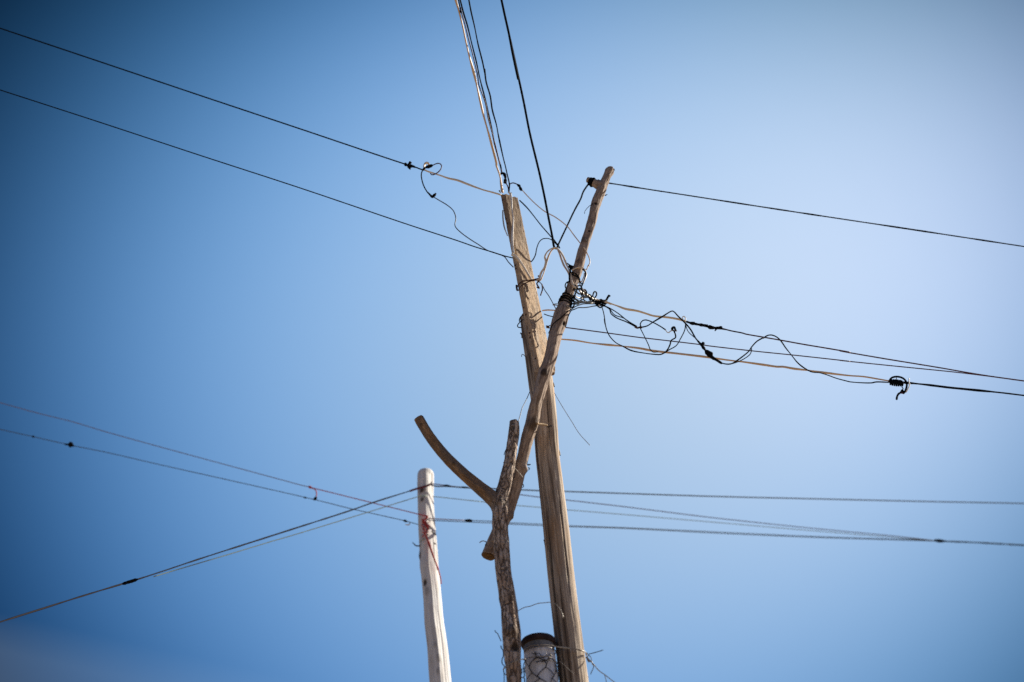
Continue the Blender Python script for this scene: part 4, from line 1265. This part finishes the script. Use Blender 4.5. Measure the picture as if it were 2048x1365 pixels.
cable('wire', 'straggling dark wire ends at the left of the forked trunk', 'wire',
      [(path(zP((0, 180), (12, 210), (40, 230), (70, 290), (102, 362)), 6.06), 1.6, SLATE, FINE), (path(zP((100, 440), (108, 480), (135, 520), (142, 620), (120, 680), (125, 752), (162, 795), (146, 850), (160, 920), (205, 948)), 6.06), 1.9, SLATE, FINE),
       (path(zP((154, 915), (156, 1000), (155, 1090)), 6.06), 1.5, SLATE, FINE)])
cable('wire', 'crumpled dark wire stubs between pipe and its neighbours', 'wire',
      [(path(zP((430, 965), (455, 982), (500, 990)), 6.04), 1.8, IRON, FINE), (path(zP((435, 900), (460, 830), (440, 960), (470, 880)), 6.04), 1.1, IRON, FINE),
       (path(zP((995, 485), (1040, 550), (1020, 590), (1000, 570)), 6.09), 1.6, IRON, FINE), (path(zP((1030, 735), (1060, 740), (1040, 780), (1075, 800), (1085, 840), (1050, 890)), 6.1), 1.5, IRON, FINE),
       (path(zP((870, 560), (880, 610), (940, 580), (960, 640), (900, 680), (960, 700)), 6.055), 1.4, STEEL, FINE), (path(zP((630, 560), (632, 575), (760, 575), (800, 640), (880, 690), (930, 640)), 6.052), 1.4, IRON, FINE),
       (path(zP((640, 700), (720, 640), (780, 650), (860, 640)), 6.052), 1.4, IRON, FINE), (path(zP((700, 725), (760, 705), (800, 712), (850, 690), (900, 705)), 6.052), 2.6, IRON, {'step': 0.004, 'wob': 0.6})])

# --- far lines on the pale pole
wa = path(zV((-60, 937), (0, 915), (300, 820), (600, 725), (920, 628), (1030, 595), (1200, 540), (1500, 440), (2046, 265)) + zQ((900, 590), (1220, 478), (1750, 312)), 6.6, 8.9)
wb = path(zQ((1750, 312), (1860, 276)) + zI((740, 622), (850, 590), (905, 558)), 8.9, 8.91)
cable('cable', 'dark twisted line with a taped joint, rising from the corner to the pale pole', 'cable', [(extend(wa, 8), 3.7, DUSK, dict(FLATB, flat=0.7, turns=0.3, ref=at(300, 1150, 7.4), step=0.03)), (wb, 4.0, OXBLOOD, {'step': 0.02})],
      [(path(zV((915, 630), (975, 612), (1035, 593)), 7.2), [(0, 3), (0.15, 5), (0.85, 5), (1, 3)])])
cable('cable', 'faint green line just under the dark twisted one', 'cable', [(path(zV((1150, 575), (1250, 545), (1700, 412), (2046, 307)) + zQ((0, 970), (1130, 624), (1850, 400)) + zI((640, 840), (720, 820), (830, 822)), 7.7, 8.93), 1.8, GREEN, {'step': 0.03})])
pk = path(zO((-80, 148), (0, 175), (500, 315), (1000, 440), (1500, 590)) + zQ((0, 181), (150, 222), (270, 250)), 9.1, 9.0)
pr = path(zQ((270, 250), (400, 283), (620, 338), (1200, 482), (1700, 605), (1900, 655), (1955, 668)), 9.0, 8.92)
cable('cable', 'faded pink line turning red near its hooked knot, running left from the pale pole', 'cable',
      [(extend(pk, 10), 1.5, PINK, {'step': 0.04}), (pr, 1.9, RED, {'step': 0.03}), (path(zQ((285, 255), (340, 275), (375, 300), (388, 345), (380, 400)), 9.0), 2.2, RED, FINE)],
      [(path(zQ((268, 245), (295, 255), (322, 270)), 9.0), [(0, 2), (0.5, 4.5), (1, 2)], RED), (path(zQ((385, 400), (370, 420), (345, 440)), 8.99), [(0, 3), (0.5, 5), (1, 4)])])
gy = path(zO((-80, 518), (0, 540), (450, 640), (960, 755), (1500, 865), (2048, 992)) + zQ((340, 432), (900, 572), (1140, 625), (1680, 747), (1860, 796), (1920, 812)), 9.2, 9.0)
cable('cable', 'thin grey line with small taped lumps, lowest of the lines left of the pale pole', 'cable', [(extend(gy, 10), 1.5, SLATE, {'step': 0.04}), (path(zQ((1690, 800), (1720, 806), (1748, 798), (1750, 780)), 9.0), 2.2, WHITE, FINE)],
      [(path(zO((885, 742), (920, 748), (965, 750), (1010, 770)), 9.1), [(0, 2.5), (0.3, 2.5), (0.55, 9), (0.8, 5), (1, 2)]), (path(zO((440, 635), (455, 640), (468, 642)), 9.15), [(0, 2), (0.5, 3.6), (1, 2)]),
       (path(zQ((1660, 740), (1685, 748), (1715, 760)), 8.99), [(0, 2), (0.4, 4), (1, 2)]), (path(zQ((205, 402), (235, 412)), 9.05), [(0, 2.5), (1, 2.5)])])
e1p = path(zI((905, 558), (1020, 600), (1300, 606), (1780, 640)) + zG((400, 124), (700, 137), (930, 148), (1285, 159), (2048, 185)) + zY((500, 233), (1000, 245), (1500, 257), (2048, 268)), 8.93, 11.5)
cable('cable', 'slate line running nearly level to the right from behind the fork', 'cable', [(extend(e1p, 0, 12), 2.7, SLATE, {'ref': e1p[4], 'step': 0.04})])
e2p = path(zI((905, 545), (1020, 552), (1200, 575), (1500, 612), (1780, 632)) + zG((400, 165), (670, 201), (950, 238), (1310, 276), (2048, 361)) + zY((500, 340), (1000, 393), (1400, 431), (1620, 456)), 8.93, 11.5)
cable('cable', 'purple line with two taped lumps, sloping right from the pale pole top', 'cable', [(e2p, 1.9, PURPLE, {'ref': e2p[4], 'step': 0.04})],
      [(path(zI((1230, 580), (1290, 590), (1370, 596)), 8.97), [(0, 2), (0.5, 4), (1, 2)]), (path(zI((1630, 622), (1700, 630), (1770, 634)), 9.0), [(0, 2), (0.5, 3.4), (1, 2)])])
e3p = path(zI((640, 838), (820, 826), (1000, 838), (2048, 952)) + zG((0, 281), (170, 301), (640, 350), (960, 378), (1330, 411), (2048, 470)) + zY((500, 362), (1000, 405), (1500, 446), (1625, 456)), 8.93, 11.5)
cable('cable', 'pale green line sloping right below the purple one', 'cable', [(e3p, 1.5, GREEN, {'ref': e3p[4], 'step': 0.04})])
e4p = path(zJ((870, 195), (1030, 206), (1700, 240)), 8.93, 9.1)
e4q = path(zJ((1700, 240), (1880, 246), (2048, 251)) + zG((300, 566), (550, 586), (980, 606), (1360, 626), (2048, 651)) + zY((500, 410), (1000, 433), (1500, 450), (1620, 456)), 9.1, 11.5)
e4r = path(zY((1620, 456), (1800, 463), (2048, 477)), 11.5, 12.2)
cable('cable', 'pink to grey line with a black splice, continuing right past the gathered joint', 'cable', [(e4p, 2.0, PINK, {'step': 0.03}), (e4q, 1.6, SLATE, {'ref': e4q[2], 'step': 0.04}), (extend(e4r, 0, 12), 3.4, BLACK, dict(FLATB, ref=e4r[0], turns=0.4))],
      [(path(zJ((1700, 238), (1790, 245), (1875, 250)), 9.1), [(0, 2), (0.4, 4.6), (0.7, 4.6), (1, 2)]), (path(zY((1600, 452), (1625, 455), (1660, 457)), 11.45), [(0, 3), (0.4, 5.5), (1, 3)])])
e5p = path(zJ((870, 235), (1040, 246), (2048, 291)) + zG((300, 591), (550, 606), (980, 626), (1360, 642), (2048, 663)) + zY((500, 416), (1000, 438), (1500, 453), (1620, 457)), 8.93, 11.5)
cable('cable', 'slate line doubled close under the spliced grey one', 'cable', [(e5p, 1.6, SLATE, {'ref': e5p[4], 'step': 0.04})])

J = lambda *uv: path(zJ(*uv), 8.9)
tw = thing('twine', 'tangled red twine knotted on the pale pole and trailing down its side', 'twine', J((900, 800))[0])
for uv, w_ in (((640, 95), (770, 130), (850, 140), (840, 200), (800, 215)), 2.4), (((720, 215), (760, 240), (820, 300), (800, 340), (740, 260)), 2.4), (((740, 240), (790, 330), (850, 410), (880, 440), (840, 380), (780, 300)), 2.6), \
              (((790, 280), (850, 350), (930, 400), (900, 430), (860, 380)), 2.0), (((770, 380), (785, 480), (800, 560), (850, 700), (900, 850), (950, 960)), 2.4), (((830, 590), (870, 700), (900, 760), (940, 900), (990, 1060), (1050, 1230), (1085, 1365)), 2.8), \
              (((800, 560), (840, 640), (890, 780), (930, 930), (985, 1080), (1060, 1260), (1100, 1365)), 2.0), (((880, 440), (860, 470), (820, 480), (850, 540)), 2.0), (((840, 150), (820, 200), (760, 225)), 2.8):
    pts = J(*uv)
    Shape().tube(smooth(pts, 0.006), w_ / 2 * mpp(pts[0]), 6, wob=0.25).build('strand', RED, tw)
for k in range(9):
    r2 = random.Random(k)
    u0, v0 = 730 + r2.uniform(0, 130), 190 + 40 * k
    pts = J(*[(u0 + r2.uniform(-45, 60), v0 + r2.uniform(-10, 70) + 18 * q) for q in range(5)])
    Shape().tube(smooth(pts, 0.006), r2.uniform(0.7, 1.1) * mpp(pts[0]), 6, wob=0.25).build('strand', RED if k % 3 else PINK, tw)
pts = J((1085, 1365)) + path(zK((575, 130), (598, 190), (612, 245), (625, 300), (630, 350)), 8.93)
Shape().tube(smooth(pts, 0.01), 1.2 * mpp(pts[0]), 6, wob=0.25).build('strand', RED, tw)
for uv in (((900, 390), (930, 395), (925, 425), (890, 430)), ((680, 740), (740, 690), (800, 660)), ((800, 380), (820, 430), (810, 400)), ((840, 540), (865, 580), (880, 560))):
    pts = J(*uv)
    Shape().tube(smooth(pts, 0.006), 1.0 * mpp(pts[0]), 6).build('knot', GREEN, tw)

for o in list(bpy.data.objects):
    if '_o' in o:
        del o['_o']
